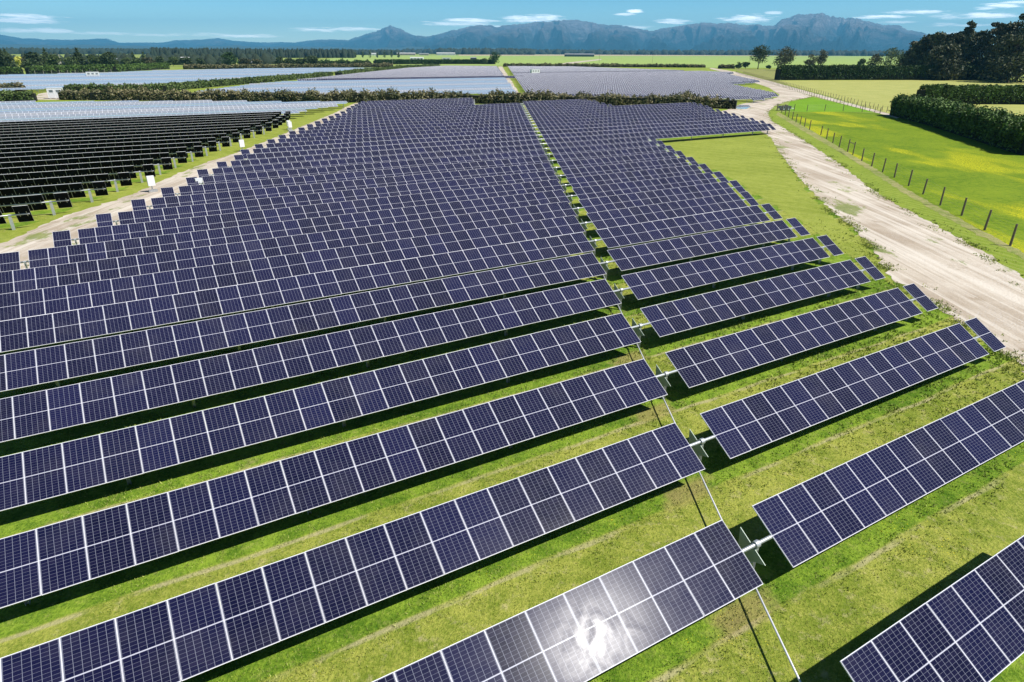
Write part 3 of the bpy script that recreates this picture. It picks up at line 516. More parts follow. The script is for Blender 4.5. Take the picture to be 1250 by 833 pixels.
def far_row(n, s0, m, tilt, label, group, dz=0.0, pm=None):
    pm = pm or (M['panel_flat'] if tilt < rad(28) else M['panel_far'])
    mb = strip_mesh(m); T_ = tiltM(tilt); off = T_ @ Vector((0, 0, 0.09)) + Vector((0, 0, TZ + dz))
    Rz = None
    me_v = [tuple(p) for p in mb.v]
    o = mb.build('solar_panel_row', [pm, M['back'], M['frame'], M['steel']])
    # carry: tube and posts hang below the slab, in the same mesh
    x, y = SN(s0, n); o.location = (x, y, 0) ; o.rotation_euler = (0, 0, YAW)
    # panel material reads object coordinates, so the slab keeps its own frame as a child
    root = empty('solar_panel_row', (x, y, 0), YAW); o.name = 'panel_strip'; o.parent = root
    o.location = (0, off.y, off.z); o.rotation_euler = (tilt, 0, 0)
    tb = MB(); tb.tube((0, 0, TZ + dz), (m * W, 0, TZ + dz), 0.06, seg=5)
    for p in np.arange(1.5, m * W, 8.05): tb.box((p, 0, (TZ + dz) / 2 - .05), (0.12, 0.15, TZ + dz + .1))
    tb.build('support_frame', M['steel'], root)
    tag(root, label, 'solar panels', group); return root
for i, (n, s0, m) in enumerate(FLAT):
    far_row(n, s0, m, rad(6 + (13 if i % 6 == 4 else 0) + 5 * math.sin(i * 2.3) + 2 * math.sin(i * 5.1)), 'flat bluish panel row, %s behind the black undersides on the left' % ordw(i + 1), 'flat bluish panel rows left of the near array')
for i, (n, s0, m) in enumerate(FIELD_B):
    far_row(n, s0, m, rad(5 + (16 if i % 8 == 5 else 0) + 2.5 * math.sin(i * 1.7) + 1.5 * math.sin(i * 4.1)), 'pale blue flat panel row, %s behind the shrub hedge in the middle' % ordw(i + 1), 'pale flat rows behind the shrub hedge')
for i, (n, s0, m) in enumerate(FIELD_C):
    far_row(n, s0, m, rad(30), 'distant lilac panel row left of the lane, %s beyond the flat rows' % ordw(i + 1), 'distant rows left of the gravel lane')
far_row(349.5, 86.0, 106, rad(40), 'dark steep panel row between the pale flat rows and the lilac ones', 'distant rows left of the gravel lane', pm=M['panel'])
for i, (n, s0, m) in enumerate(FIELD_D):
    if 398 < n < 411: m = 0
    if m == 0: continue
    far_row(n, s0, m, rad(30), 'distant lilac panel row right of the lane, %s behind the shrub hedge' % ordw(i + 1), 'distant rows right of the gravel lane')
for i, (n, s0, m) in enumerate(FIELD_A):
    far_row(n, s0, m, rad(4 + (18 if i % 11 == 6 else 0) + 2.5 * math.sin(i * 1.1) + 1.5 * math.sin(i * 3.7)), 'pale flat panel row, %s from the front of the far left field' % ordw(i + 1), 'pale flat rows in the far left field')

# ------------------------------------------------------------------ leaves
def leaf_mesh(name, pts, size, mats, extra=None, up=0.0, seed=1, elong=1.6):
    """one small quad per point, random direction; extra = MB with solid bits (material index >0)"""
    r = np.random.default_rng(seed); n = len(pts); pts = np.asarray(pts)
    a = r.normal(size=(n, 3)); a[:, 2] += up; a /= np.linalg.norm(a, axis=1, keepdims=True)
    b = np.cross(a, r.normal(size=(n, 3))); b /= np.linalg.norm(b, axis=1, keepdims=True)
    c = np.cross(a, b); sz = size * r.uniform(0.6, 1.35, (n, 1)); b = b * sz * 0.5 * elong; c = c * sz * 0.5
    V = np.stack([pts - b, pts + c * 0.9, pts + b, pts - c * 0.9], 1).reshape(-1, 3); F = np.arange(4 * n).reshape(-1, 4)
    return np_mesh(name, V, F, mats)
def polyline_sample(pl, n, r):
    pl = np.asarray(pl, float); seg = np.linalg.norm(np.diff(pl, axis=0), axis=1); cum = np.r_[0, np.cumsum(seg)]
    t = r.uniform(0, cum[-1], n); i = np.clip(np.searchsorted(cum, t) - 1, 0, len(seg) - 1)
    f = (t - cum[i]) / seg[i]; p = pl[i] + (pl[i + 1] - pl[i]) * f[:, None]
    d_ = (pl[i + 1] - pl[i]) / seg[i][:, None]; return p, np.c_[-d_[:, 1], d_[:, 0]], t, cum[-1]
def nz1(t, seed, sc): return np.array([noise.noise(Vector((x * sc, seed * 7.13, 0.5))) for x in t])
def hedge(pl, height, width, mat, label, cat='hedge', group=None, density=18, leaf=0.3, rag=0.25, seed=1, name='hedge', shaggy=0.0, boxy=0.8, up=0.0):
    r = np.random.default_rng(seed); pl = np.asarray(pl, float)
    length = np.linalg.norm(np.diff(pl, axis=0), axis=1).sum()
    n = int(length * (2 * height + width) * density)
    p, nv, t, tot = polyline_sample(pl, n, r)
    hn = 1 + rag * (nz1(t, seed, 0.35) * 0.9 + nz1(t, seed + 3, 1.3) * 0.6)
    wn = 1 + rag * 0.9 * nz1(t, seed + 5, 0.5)
    per = r.uniform(0, 1, n); hw = width / 2
    # cross-section: superellipse arch
    th = per * math.pi; ct, st_ = np.cos(th), np.sin(th)
    ex = 1 - boxy * 0.72
    cx_ = np.sign(ct) * np.abs(ct) ** ex; cz = np.abs(st_) ** ex
    depth = 1 - np.abs(r.normal(0, 0.07 + shaggy * 0.1, n)) + r.normal(0, 0.03 + shaggy * 0.06, n)
    off = cx_ * hw * wn * depth; z = cz * height * hn * depth
    low = r.uniform(0, 1, n) < 0.0
    pts = np.c_[p + nv * off[:, None] + r.normal(0, 0.05, (n, 2)), np.clip(z, 0.05, None)]
    me = leaf_mesh(name, pts, leaf, [mat], seed=seed, up=up)
    root = empty(name, (0, 0, 0)); root.location = (pl[0][0], pl[0][1], 0)
    o = link('foliage', me, root, (-pl[0][0], -pl[0][1], 0))
    # woody core so that one cannot see through
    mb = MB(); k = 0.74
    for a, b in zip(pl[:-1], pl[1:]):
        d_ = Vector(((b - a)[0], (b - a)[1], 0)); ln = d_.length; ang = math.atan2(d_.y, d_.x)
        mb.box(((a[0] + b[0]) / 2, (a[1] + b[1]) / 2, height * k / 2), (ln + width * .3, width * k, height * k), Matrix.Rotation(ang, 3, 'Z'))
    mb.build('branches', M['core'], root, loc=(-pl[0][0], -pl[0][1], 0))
    return tag(root, label, cat, group)
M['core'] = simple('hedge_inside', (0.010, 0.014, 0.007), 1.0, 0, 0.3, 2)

def crown_pts(blobs, per, r, shell=0.35):
    out = []
    for (x, y, z, rx, ry, rz, wgt) in blobs:
        n = int(per * wgt); q = r.normal(size=(n, 3)); q /= np.linalg.norm(q, axis=1, keepdims=True)
        rr = (1 - shell * r.random(n) ** 1.5)[:, None]; nn_ = 1 + 0.16 * np.sin(q[:, :1] * 5 + x) * np.cos(q[:, 1:2] * 4 + y) + 0.10 * r.normal(size=(n, 1))
        out.append(np.array([x, y, z]) + q * rr * nn_ * np.array([rx, ry, rz]))
    return np.concatenate(out)
def tree(x, y, h, wd, kind, label, seed, leaf=0.8, n=1400, mat=None, group=None, name='tree', trunk_h=0.3, z0=0.0, bark='bark', nb=None):
    r = np.random.default_rng(seed); root = empty(name, (x, y, z0)); blobs = []; limbs = MB(); tr = MB()
    R_ = wd / 2
    lean = r.normal(0, 0.02 * h, 2)
    def axis(t): return np.array([lean[0] * t * t, lean[1] * t * t, h * t])
    tk = max(0.15, h * 0.022)
    for i in range(6):
        a_, b_ = i / 6 * 0.92, (i + 1) / 6 * 0.92
        tr.tube(axis(a_), axis(b_), tk * (1 - a_ * .9) * (1.25 if i == 0 else 1), tk * (1 - b_ * .9), seg=7, cap=False)
    if kind == 'round':
        m = nb or 13
        for i in range(m):
            a_ = i * 2.4 + r.uniform(-.4, .4); f = math.sqrt((i + 0.5) / m); zt = trunk_h + (1 - trunk_h) * r.uniform(0.18, 0.82)
            lim = math.sin(math.pi * min(1, max(0.12, (zt - trunk_h) / (1 - trunk_h) * 0.85 + 0.1))) ** 0.6
            c_ = axis(zt) + np.array([math.cos(a_) * R_ * .66 * f * lim, math.sin(a_) * R_ * .66 * f * lim, 0])
            s_ = R_ * r.uniform(0.38, 0.56) ; blobs.append((*c_, s_, s_, min(s_ * .8, h * 0.17), 1.0))
            st0 = axis(max(trunk_h * .8, zt - 0.22)); limbs.tube(st0, c_, tk * .38, tk * .12, seg=5, cap=False)
        top = axis(0.88); blobs.append((*top, R_ * .42, R_ * .42, h * .12, 0.9))
    elif kind == 'cone':
        m = nb or 11
        for i in range(m):
            t = trunk_h + (0.97 - trunk_h) * (i / (m - 1)); rad_ = R_ * (1 - (t - trunk_h) / (1 - trunk_h)) ** 0.85 + 0.05 * R_
            k2 = 3 if i < m * .7 else 1
            for j in range(k2):
                a_ = j * 2 * math.pi / k2 + i; o_ = rad_ * 0.5 if k2 > 1 else 0
                c_ = axis(t) + np.array([math.cos(a_) * o_, math.sin(a_) * o_, 0]); blobs.append((*c_, rad_ * .62, rad_ * .62, h * .075, max(.15, rad_ / R_ * .5)))
    elif kind == 'column':
        for i in range(7):
            t = trunk_h + (0.95 - trunk_h) * i / 6; rad_ = R_ * (0.95 if 0 < i < 5 else 0.6); c_ = axis(t); blobs.append((*c_, rad_, rad_, h * .12, 0.8))
    elif kind == 'pine':                                             # old radiata pine: ragged clumps on long limbs
        m = nb or 22
        for i in range(m):
            zt = trunk_h + (1 - trunk_h) * (i + r.uniform(0, .8)) / m; a_ = r.uniform(0, 6.28)
            rr = R_ * (1 - 0.62 * max(0, (zt - .35) / .65) ** 1.3) * r.uniform(0.35, 0.95)
            c_ = axis(min(zt, .97)) + np.array([math.cos(a_) * rr * .8, math.sin(a_) * rr * .8, r.uniform(-.02, .03) * h])
            s_ = R_ * r.uniform(0.28, 0.46) * (1.05 - 0.45 * zt); blobs.append((*c_, s_ * 1.15, s_ * 1.15, s_ * .62, 0.8))
            limbs.tube(axis(max(0.1, zt - .10)), c_, tk * .30, tk * .08, seg=5, cap=False)
        blobs.append((*axis(.985), R_ * .16, R_ * .16, h * .035, .35))
    tot = sum(b_[6] for b_ in blobs); pts = crown_pts(blobs, n / tot, r, 0.55)
    pts[:, 2] = np.clip(pts[:, 2], 0.15, None)
    me = leaf_mesh('crown', pts, leaf, [mat or M['tree_dark']], seed=seed)
    link('crown', me, root); tr.build('trunk', M[bark], root, True)
    if limbs.v: limbs.build('limbs', M[bark], root, True)
    return tag(root, label, 'tree', group)

# ------------------------------------------------------------------ hedges
hedge(H1, 3.05, 3.6, M['shrub'], 'long ragged brown-green shrub hedge running across behind the near solar array', leaf=0.42, density=16, rag=0.45, seed=11, shaggy=1.2, boxy=.45)
hedge(H0, 3.0, 3.4, M['shrub_green'], 'short green hedge at the left edge, left of the white inverter cabin', leaf=0.42, density=14, rag=0.2, seed=12, shaggy=.6, boxy=.5)
hedge(H0B, 2.8, 3.0, M['shrub'], 'second low brownish hedge behind the short green hedge at the left edge', leaf=0.5, density=9, rag=0.3, seed=13, shaggy=.6, boxy=.5)
hedge(H2A, 2.7, 3.8, M['shrub_green'], 'green hedge slanting away behind the long shrub hedge on the left', leaf=0.5, density=9, rag=0.25, seed=14, shaggy=.7, boxy=.5)
hedge(H2B, 2.5, 6.0, M['shrub_green'], 'green and brown hedge slanting away beside the lilac panel field', leaf=0.7, density=5, rag=0.35, seed=15, shaggy=.8, boxy=.5)
hedge(H3A, 4.5, 4.0, M['hedge_lit'], 'clipped green hedge at the far left edge, short piece before the gap', leaf=0.7, density=5, rag=0.08, seed=16)
hedge(H3B, 5.0, 4.0, M['hedge_lit'], 'clipped green hedge in front of the left farm trees, middle piece with pale posts', leaf=0.7, density=5, rag=0.08, seed=17)
hedge(H3C, 5.0, 4.0, M['hedge_lit'], 'clipped green hedge in front of farm sheds, right of the middle piece', leaf=0.7, density=5, rag=0.08, seed=18)
hedge(H3D, 3.6, 5.0, M['shrub'], 'long low brownish hedge along the back edge of the far left panel field', leaf=0.8, density=3, rag=0.3, seed=19, shaggy=.6)
hedge(H4, 5.5, 9.0, M['hedge_dark'], 'dark clipped hedge before the bright field, ending at a round tree', leaf=1.0, density=2.5, rag=0.06, seed=20)
hedge(H4B, 4.5, 5.0, M['hedge_dark'], 'broken low dark hedge left of the long dark clipped one', leaf=1.0, density=2.5, rag=0.7, seed=21, shaggy=.8)
hedge(H5, 3.2, 5.0, M['shrub'], 'thin brown hedge along the back of the panel field right of the lane', leaf=0.8, density=3.0, rag=0.35, seed=22, shaggy=.6)
hedge(H5B, 3.6, 5.0, M['shrub'], 'short brown hedge piece left of the two dark bushes', leaf=0.7, density=4, rag=0.2, seed=23)
hedge(H7, 8.0, 6.0, M['hedge_dark'], 'tall straight black-green shelter hedge behind the pale paddock', leaf=0.62, density=7, rag=0.06, seed=24)
hedge(H8, 5.6, 4.5, M['hedge_lit'], 'dark clipped hedge behind the large sunlit-topped hedge on the right', leaf=0.36, density=24, rag=0.08, seed=25, up=.7)
hedge(H9, 4.7, 5.4, M['hedge_lit'], 'large shaggy hedge with a sunlit top running to the right edge of the pasture', leaf=0.30, density=42, rag=0.14, seed=26, shaggy=.7, boxy=.75, up=.8)
hedge([(98, 112), (110.5, 125.5), (128, 140)], 6.3, 7.5, M['hedge_lit'], 'tallest dark hedge block at the right edge behind the shaggy hedge', leaf=0.32, density=32, rag=0.12, seed=27, shaggy=.7, boxy=.75, up=.8)
for i, (p, lab) in enumerate(zip(SHRUBS, ['round dark bush right of the short brown hedge piece', 'wider dark bush left of the lone tree by the gravel road', 'small dark bush at the foot of the second lone tree'])):
    tree(p[0], p[1], (6.5, 6.6, 3.6)[i], (8.0, 10.5, 6)[i], 'round', lab, 40 + i, leaf=0.7, n=700, mat=M['hedge_dark'], name='bush', trunk_h=0.04)

# ------------------------------------------------------------------ trees
tree(247.1, 694.6, 22, 21, 'round', 'lone round tree on a visible trunk by the bend of the far gravel road', 61, leaf=0.75, n=2300, mat=M['tree_dark'], trunk_h=0.22, nb=17)
tree(250.5+4, 647.4, 21, 21.5, 'round', 'lone bushy tree standing at the left end of the tall shelter hedge', 62, leaf=0.75, n=2400, mat=M['tree_brown'], trunk_h=0.10, nb=17)
for i, (x, y, h, wd, mt, lab) in enumerate([
    (311.5, 723.6, 14, 15, 'tree_brown', 'low brownish tree behind the shelter hedge, left of a taller pale one'),
    (323.7, 725.7, 18.5, 13, 'tree_brown', 'pale brown tree rising behind the shelter hedge beside the low brownish one'),
    (333.6, 660.8, 10.5, 8.5, 'tree_mid', 'small green tree peeping over the middle of the shelter hedge'),
    (347.4, 663.1, 14.5, 15, 'tree_brown', 'brown-green tree left of the rounded dark tree over the shelter hedge'),
    (363.8, 665.7, 20.5, 23, 'tree_mid', 'rounded green tree left of the tall pines, over the shelter hedge'),
    (376.9, 667.8, 14.5, 13, 'tree_mid', 'low green tree tucked between the rounded tree and the pines')]):
    tree(x, y, h, wd, 'round', lab, 70 + i, leaf=0.8, n=1300, mat=M[mt], trunk_h=0.12)
PINES = [(298, 513.4, 22, 17, 'leftmost low pine of the dark pine stand at the right edge'), (282.8, 477, 25, 18, 'second pine from the left in the dark pine stand'),
    (283.7, 461.5, 26, 18, 'broad pine below the two thin bare-stemmed tops in the dark stand'), (299.2, 463.3, 33.5, 11, 'thin pine with a tufted top poking above the dark stand'),
    (293.2, 462.6, 27, 18, 'bushy pine just left of the thin tufted pine'), (296, 446, 27, 19, 'bushy pine just right of the thin tufted pine'),
    (301, 435, 31.5, 14, 'open pine with gaps in its crown, middle of the dark stand'), (301.3, 422.1, 31, 20, 'dense pine left of the tallest one at the right edge'),
    (301.6, 409.9, 36.5, 21, 'tallest pine of the stand touching the right edge'), (304, 396, 35, 21, 'pine at the very right edge behind the tallest one'),
    (281, 388, 23, 27, 'low spreading black pine in front of the stand by the hedge end'), (262, 420, 19, 20, 'small dark pine at the left foot of the tallest pines')]
for i, (x, y, h, wd, lab) in enumerate(PINES):
    wd = wd * (1.35 if wd > 12 else 1.1)
    tree(x, y, h, wd, 'pine', lab, 90 + i, leaf=1.0, n=5200 if wd > 12 else 2200, mat=M['pine'] if i % 3 else M['tree_brown'], group='tall dark pines at the right edge', name='pine_tree', trunk_h=0.12, nb=40 if wd > 12 else 20)
tree(-24.3, 911.2, 15.5, 17, 'round', 'round dark tree at the right end of the dark clipped hedge', 110, leaf=1.0, n=900, mat=M['hedge_dark'], trunk_h=0.05)
tree(-37, 908.6, 7.5, 10, 'round', 'small bush beside the round dark tree on the clipped hedge', 111, leaf=0.9, n=400, mat=M['tree_mid'], trunk_h=0.05, name='bush')
LEFT = [(-407.9,540.9,12,15,'round','tree_mid','broad green tree at the far left edge behind the clipped hedge'),(-402,543,15,13,'round','tree_dark','darker taller tree just right of the one at the far left edge'),
 (-433.3,591,15,13,'cone','tree_dark','dark conifer behind the trees at the far left edge'),(-444.2,620.4,9.5,10,'round','tree_yellow','small bright yellow tree left of the dark farm trees'),
 (-378.8,545.6,13.5,18,'round','tree_dark','wide dark tree right of the yellow tree'),(-388,552,11,11,'round','tree_brown','brownish tree between the yellow tree and the wide dark tree'),
 (-403,596.4,16,10,'cone','tree_dark','pointed conifer rising above the wide dark tree'),(-364.1,547.9,11.5,14,'round','tree_mid','mid green tree left of the pale pole'),
 (-361.1,574.8,16,13,'cone','tree_dark','large layered dark conifer in the middle of the farm trees'),(-352.2,549.9,10,10,'round','tree_mid','small green tree below the large layered conifer'),
 (-349.9,576.7,11,12,'round','tree_mid','green tree right of the large layered conifer'),(-338,578.7,13.5,13,'round','tree_dark','dark round tree at the right end of the dense farm trees'),
 (-359.2,604.2,10.5,10,'round','tree_dark','low tree left of the dark round one at the end of the farm trees'),(-373.5,669.1,8.5,11,'round','tree_mid','low green tree left of the grey shed roof'),
 (-409.4,745.4,13,7,'cone','tree_mid','slim green conifer behind the grey shed roof'),(-364.8,670.8,8,14,'round','tree_mid','low spreading green tree beside the grey shed'),
 (-354,673,8.5,13,'round','tree_brown','brown-green tree right of the grey shed'),(-399.1,747.7,13,7,'cone','tree_mid','second slim conifer right of the grey shed roof'),
 (-346,676,9.5,10,'round','tree_dark','dark round tree above the end of the clipped hedge'),(-352,713.3,9,15,'round','tree_mid','spreading green tree left of the white farmhouse roof'),
 (-339.6,715.9,8.5,13,'round','tree_dark','dark low tree beside the white farmhouse roof'),(-325,718.5,7.5,10,'round','tree_dark','small dark tree right of the white farmhouse roof'),
 (-305.5,745.1,14,18,'round','hedge_dark','dense black-green tree standing before the conifer plantation'),(-282.8,727.8,7.5,13,'round','tree_brown','yellowish low tree right of the dense black-green one'),
 (-270.8,730.3,7,11,'round','tree_brown','second yellowish low tree before the bright field'),(-262,776,9,11,'round','tree_dark','dark low tree left of the dark bush row'),
 (-252,779,7.5,15,'round','tree_dark','dark bush joined to its neighbours before the bright field'),(-241,782,7,13,'round','tree_dark','dark bush near the right end of the bush row'),
 (-229,785,10,20,'round','tree_dark','large rounded bush at the right end of the bush row')]
for i, (x, y, h, wd, kd, mt, lab) in enumerate(LEFT):
    tree(x, y, h, wd, kd, lab, 130 + i, leaf=1.15, n=1300, mat=M[mt], trunk_h=0.08 if kd == 'round' else 0.05, group='farm trees behind the left panel field', nb=13)
for i in range(15):                                                  # poplars along the left part of the bright field
    px = i * 17.5; x, y = -556 + px * 1.02 * .97, 1745 + px * 0.62
    tree(x, y, 15 + 2.5 * math.sin(i * 2.1), 7.5, 'column', 'slim pale poplar in the poplar row beyond the bright field, %s from the left' % ordw(i + 1), 180 + i, leaf=2.0, n=110, mat=M['tree_mid'], group='poplars along the bright field', name='poplar_tree', trunk_h=0.12)

# far plantation and far woods: masses nobody could count
def wood(name, pts, h, wd, mat, seed, label):
    r = np.random.default_rng(seed); V = []; F = []; o = 0
    for x, y in pts:
        hh = h * r.uniform(0.65, 1.2); ww = wd * r.uniform(.8, 1.3); a0 = r.uniform(0, 6); k = 6
        for t, rr in ((0, .55), (.35, .6), (.7, .36), (1, .06)):
            for j in range(k): V.append((x + math.cos(a0 + j * 6.283 / k) * ww * rr * r.uniform(.8, 1.15), y + math.sin(a0 + j * 6.283 / k) * ww * rr, hh * t))
        for q in range(3):
            for j in range(k): F.append((o + q * k + j, o + q * k + (j + 1) % k, o + (q + 1) * k + (j + 1) % k, o + (q + 1) * k + j))
        o += 4 * k
    ob = link(name, np_mesh(name, np.array(V), F, [mat])); ob['kind'] = 'stuff'; ob['label'] = label; ob['category'] = 'woodland'; return ob
r = np.random.default_rng(5)
def azpt(a, D): return (math.sin(rad(a)) * D, math.cos(rad(a)) * D)
wood('conifer_plantation', [azpt(r.uniform(-27.5, -13.0), r.uniform(1750, 2100)) for _ in range(900)], 19, 9, M['wood_far'], 6, 'dark green conifer plantation beyond the left farm trees')
P_ = [azpt(r.uniform(-44, -9), r.uniform(3300, 5600)) for _ in range(3200)] 
wood('farm_woodland', [azpt(r.uniform(-44, -19), r.uniform(800, 1500)) for _ in range(230)], 10, 11, M['wood_far'], 7, 'dark green trees massed behind the left farm buildings')
wood('far_wood', P_, 22, 26, M['wood_far'], 8, 'distant dark tree belt under the mountains on the left')
P_ = [azpt(r.uniform(-9, 45), r.uniform(5200, 9500)) for _ in range(5200)] + [azpt(r.uniform(-6, 1.5), r.uniform(4300, 4700)) for _ in range(260)]
wood('far_forest', P_, 34, 46, M['wood_far'], 9, 'distant dark blue-green forest belt under the mountains on the right')
# ------------------------------------------------------------------ mountains
def mountains():
    A = np.array([p[0] for p in PROF]); T_ = np.array([p[1] for p in PROF]) / 1000.0
    na, nt = 1500, 70; az_ = np.linspace(-46, 46, na); V = np.zeros((na, nt, 3))
    prof = np.interp(az_, A, T_)
    for i, a in enumerate(az_):
        Dc = 22000 if a > -8 else 22000 + (min(1, (-8 - a) / 10)) * 5000
        foot = Dc * (0.60 if a > -8 else 0.72); hc = prof[i] * Dc + 14
        hc *= 1 + 0.035 * noise.noise(Vector((a * 1.9, 3.1, 0))) + 0.03 * noise.noise(Vector((a * 5, 1.1, 0))) + 0.02 * noise.noise(Vector((a * 13, 4.1, 0)))
        for j in range(nt):
            t = j / (nt - 1) * 1.18; D = foot + (Dc - foot) * t
            x, y = math.sin(rad(a)) * D, math.cos(rad(a)) * D
            if t < 1:
                s_ = t ** 1.15
                q = Vector((a * 0.50 + 0.55 * noise.noise(Vector((a * .35, t * 2.2, 7))) + .2 * noise.noise(Vector((a * 1.1, t * 5, 2))), t * 1.9, 0.3))
                rd = 1 - abs(noise.noise(q * 0.8)) * 2.2; rd2 = 1 - abs(noise.noise(q * 2.1 + Vector((3, 3, 3)))) * 2.2; rd3 = 1 - abs(noise.noise(q * 5.5)) * 2
                env = math.sin(math.pi * min(1, t ** 0.8)) ** 0.8
                hh = hc * (s_ + env * (0.42 * (rd - .5) + 0.28 * (rd2 - .45) + .11 * (rd3 - .4)))
                hh = min(hh, hc * (0.25 + .75 * t) * 1.04)
            else: hh = hc * (1 - (t - 1) * 2.2)
            V[i, j] = (x, y, max(-1, hh))
    V = V.reshape(-1, 3); idx = np.arange(na * nt).reshape(na, nt)
    F = np.stack([idx[:-1, :-1], idx[1:, :-1], idx[1:, 1:], idx[:-1, 1:]], -1).reshape(-1, 4)
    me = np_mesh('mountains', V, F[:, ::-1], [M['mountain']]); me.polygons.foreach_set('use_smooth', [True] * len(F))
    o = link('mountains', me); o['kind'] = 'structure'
    # low foothills in front on the left
    na, nt = 500, 14; V = np.zeros((na, nt, 3)); az_ = np.linspace(-46, 8, na)
    for i, a in enumerate(az_):
        e = (0.0062 + 0.004 * noise.noise(Vector((a * .21, 2, 0))) + 0.0016 * noise.noise(Vector((a * .9, 5, 0)))) * max(0, min(1, (6 - a) / 8))
        hc = e * 15000 + 10
        for j in range(nt):
            t = j / (nt - 1) * 1.4; D = 13000 + 2500 * t; hh = hc * (math.sin(min(t, 1) * math.pi / 2) if t < 1 else 1 - (t - 1)); V[i, j] = (math.sin(rad(a)) * D, math.cos(rad(a)) * D, hh - 3)
    V = V.reshape(-1, 3); idx = np.arange(na * nt).reshape(na, nt); F = np.stack([idx[:-1, :-1], idx[1:, :-1], idx[1:, 1:], idx[:-1, 1:]], -1).reshape(-1, 4)
    o = link('foothills', np_mesh('foothills', V, F[:, ::-1], [M['foothill']])); o['kind'] = 'structure'
M['foothill'] = simple('wooded_hills', (0.022, 0.036, 0.02), 0.95, 0, 0.3, 0.002)
mountains()

# ------------------------------------------------------------------ fences
def fence(posts, h, pr_, wires, label, mat='wood', droppers=True, group=None, width=0.09):
    root = empty('fence', (posts[0][0], posts[0][1], 0)); ox, oy = posts[0]
    tops = []
    for i, (x, y) in enumerate(posts):
        hh = h * (1 + 0.05 * math.sin(i * 2.7)); lx, ly = 0.035 * math.sin(i * 1.9), 0.035 * math.cos(i * 2.3)
        mb = MB(); mb.tube((0, 0, -0.1), (lx, ly, hh), pr_ * 1.05, pr_ * .9, seg=8)
        mb.build('fence_post', M[mat], root, False, (x - ox, y - oy, 0)); tops.append((x - ox, y - oy))
    for z in wires:
        mb = MB()
        for a, b in zip(tops[:-1], tops[1:]): mb.tube((a[0], a[1], z * h), (b[0], b[1], z * h), 0.005, seg=4, cap=False)
        mb.build('wire', M['wire'], root)
    return tag(root, label, 'fence', group)
fence(POSTS1[:10], 1.85, 0.095, (.2, .4, .6, .78, .93), 'near part of the roadside post and wire fence, up to the railed pair')
fence(POSTS1[11:], 1.85, 0.095, (.2, .4, .6, .78, .93), 'far part of the roadside post and wire fence, ending at the parked trailer')
g0, g1 = POSTS1[10], POSTS1[11]
rt = empty('fence_stay', (g0[0], g0[1], 0)); tag(rt, 'pair of fence posts joined by a top rail beside the yellow flowers', 'fence brace')
for (x, y) in (g0, g1): MB().tube((0, 0, -.1), (0, 0, 2.0), 0.09, 0.085, seg=8).build('fence_post', M['wood'], rt, loc=(x - g0[0], y - g0[1], 0))
MB().tube((0, 0, 1.6), (g1[0] - g0[0], g1[1] - g0[1], 1.6), 0.06, seg=8).build('top_rail', M['wood'], rt)
fence(POSTS2, 1.7, 0.085, (.25, .5, .75, .92), 'short cross fence between the bright green paddock and the yellow-flowered pasture')
def resample(pl, step):
    pl = [Vector(p) for p in pl]; out = []; carry = 0
    for a, b in zip(pl[:-1], pl[1:]):
        ln = (b - a).length; t = carry
        while t < ln: out.append(tuple(a.lerp(b, t / ln))); t += step
        carry = t - ln
    return out
la = resample(LANE_A[::-1], 4.1); lb = resample(LANE_B[::-1], 4.1)
fence(la[:95], 1.45, 0.075, (.3, .6, .9), 'long fence on the near side of the pale stock lane', 'wood')
fence(lb[:95], 1.45, 0.075, (.3, .6, .9), 'long fence on the paddock side of the pale stock lane', 'wood')

# ------------------------------------------------------------------ inverter cabins and cabinets
def cabin(x, y, rz, lx, ly, hz, label, doors=3):
    r_ = empty('inverter_cabin', (x, y, 0), rz); tag(r_, label, 'cabin', 'white inverter cabins')
    MB().box((0, 0, 0.25 + hz / 2), (lx, ly, hz)).build('body', M['white'], r_)
    MB().box((0, 0, 0.25 + hz + .04), (lx + .16, ly + .16, 0.08)).build('roof', M['white'], r_)
    b_ = MB()
    for sx in (-.38, 0, .38): b_.box((sx * lx, 0, 0.12), (.5, ly * .9, .25))
    b_.build('plinth', M['steel'], r_)
    for i in range(doors):
        cx = (-0.5 + (i + .5) / doors) * lx * .92
        dr_ = MB().box((cx, -ly / 2 - .012, .3 + hz * .46), (lx / doors * .78, .022, hz * .82)).build('door', M['frame'], r_)
        v = MB()
        for q in range(5): v.box((cx, -ly / 2 - .034, .3 + hz * (.58 + .05 * q)), (lx / doors * .5, .02, .05 * hz * .6))
        v.build('vent', M['glass'], dr_)
    return r_
cabin(INV[0][0], INV[0][1], rad(24), 4.2, 2.6, 3.0, 'tall white inverter cabin with dark vents between the two hedges on the left', 2)
cabin(INV[1][0], INV[1][1], rad(30), 6.6, 2.4, 3.0, 'white inverter cabin standing in the far left panel field', 3)
cabin(INV[2][0], INV[2][1], rad(30), 6.6, 2.4, 3.4, 'white inverter cabin standing in the panel field right of the lane', 3)
def cabinet(s, n, label, h=1.6):
    x, y = SN(s, n); r_ = empty('electrical_cabinet', (x, y, 0), YAW + .2); tag(r_, label, 'cabinet', 'white electrical cabinets on posts')
    MB().box((0, .16, .85), (.10, .10, 1.7)).build('post', M['steel'], r_)
    MB().box((0, 0, h * .78), (.74, .32, h * .68)).build('body', M['white'], r_)
    MB().box((0, -.14, h * .78), (.50, .02, h * .52)).build('door', M['frame'], r_)
    MB().box((0, 0, .12), (.9, .5, .24)).build('base', M['steel'], r_)
cabinet(0.6, 83.0, 'white electrical cabinet at the end of the fourth black underside row')
cabinet(14.6, 112.0, 'white electrical cabinet at the end of the black rows, halfway up the gravel track')
cabinet(27.5, 137.5, 'white electrical cabinet at the far end of the black underside rows')
cabinet(27.9, 140.5, 'white electrical cabinet just behind the one at the far end of the black rows')
cabinet(5.2, 78.9, 'white electrical cabinet at the left end of the near array beside the gravel track')

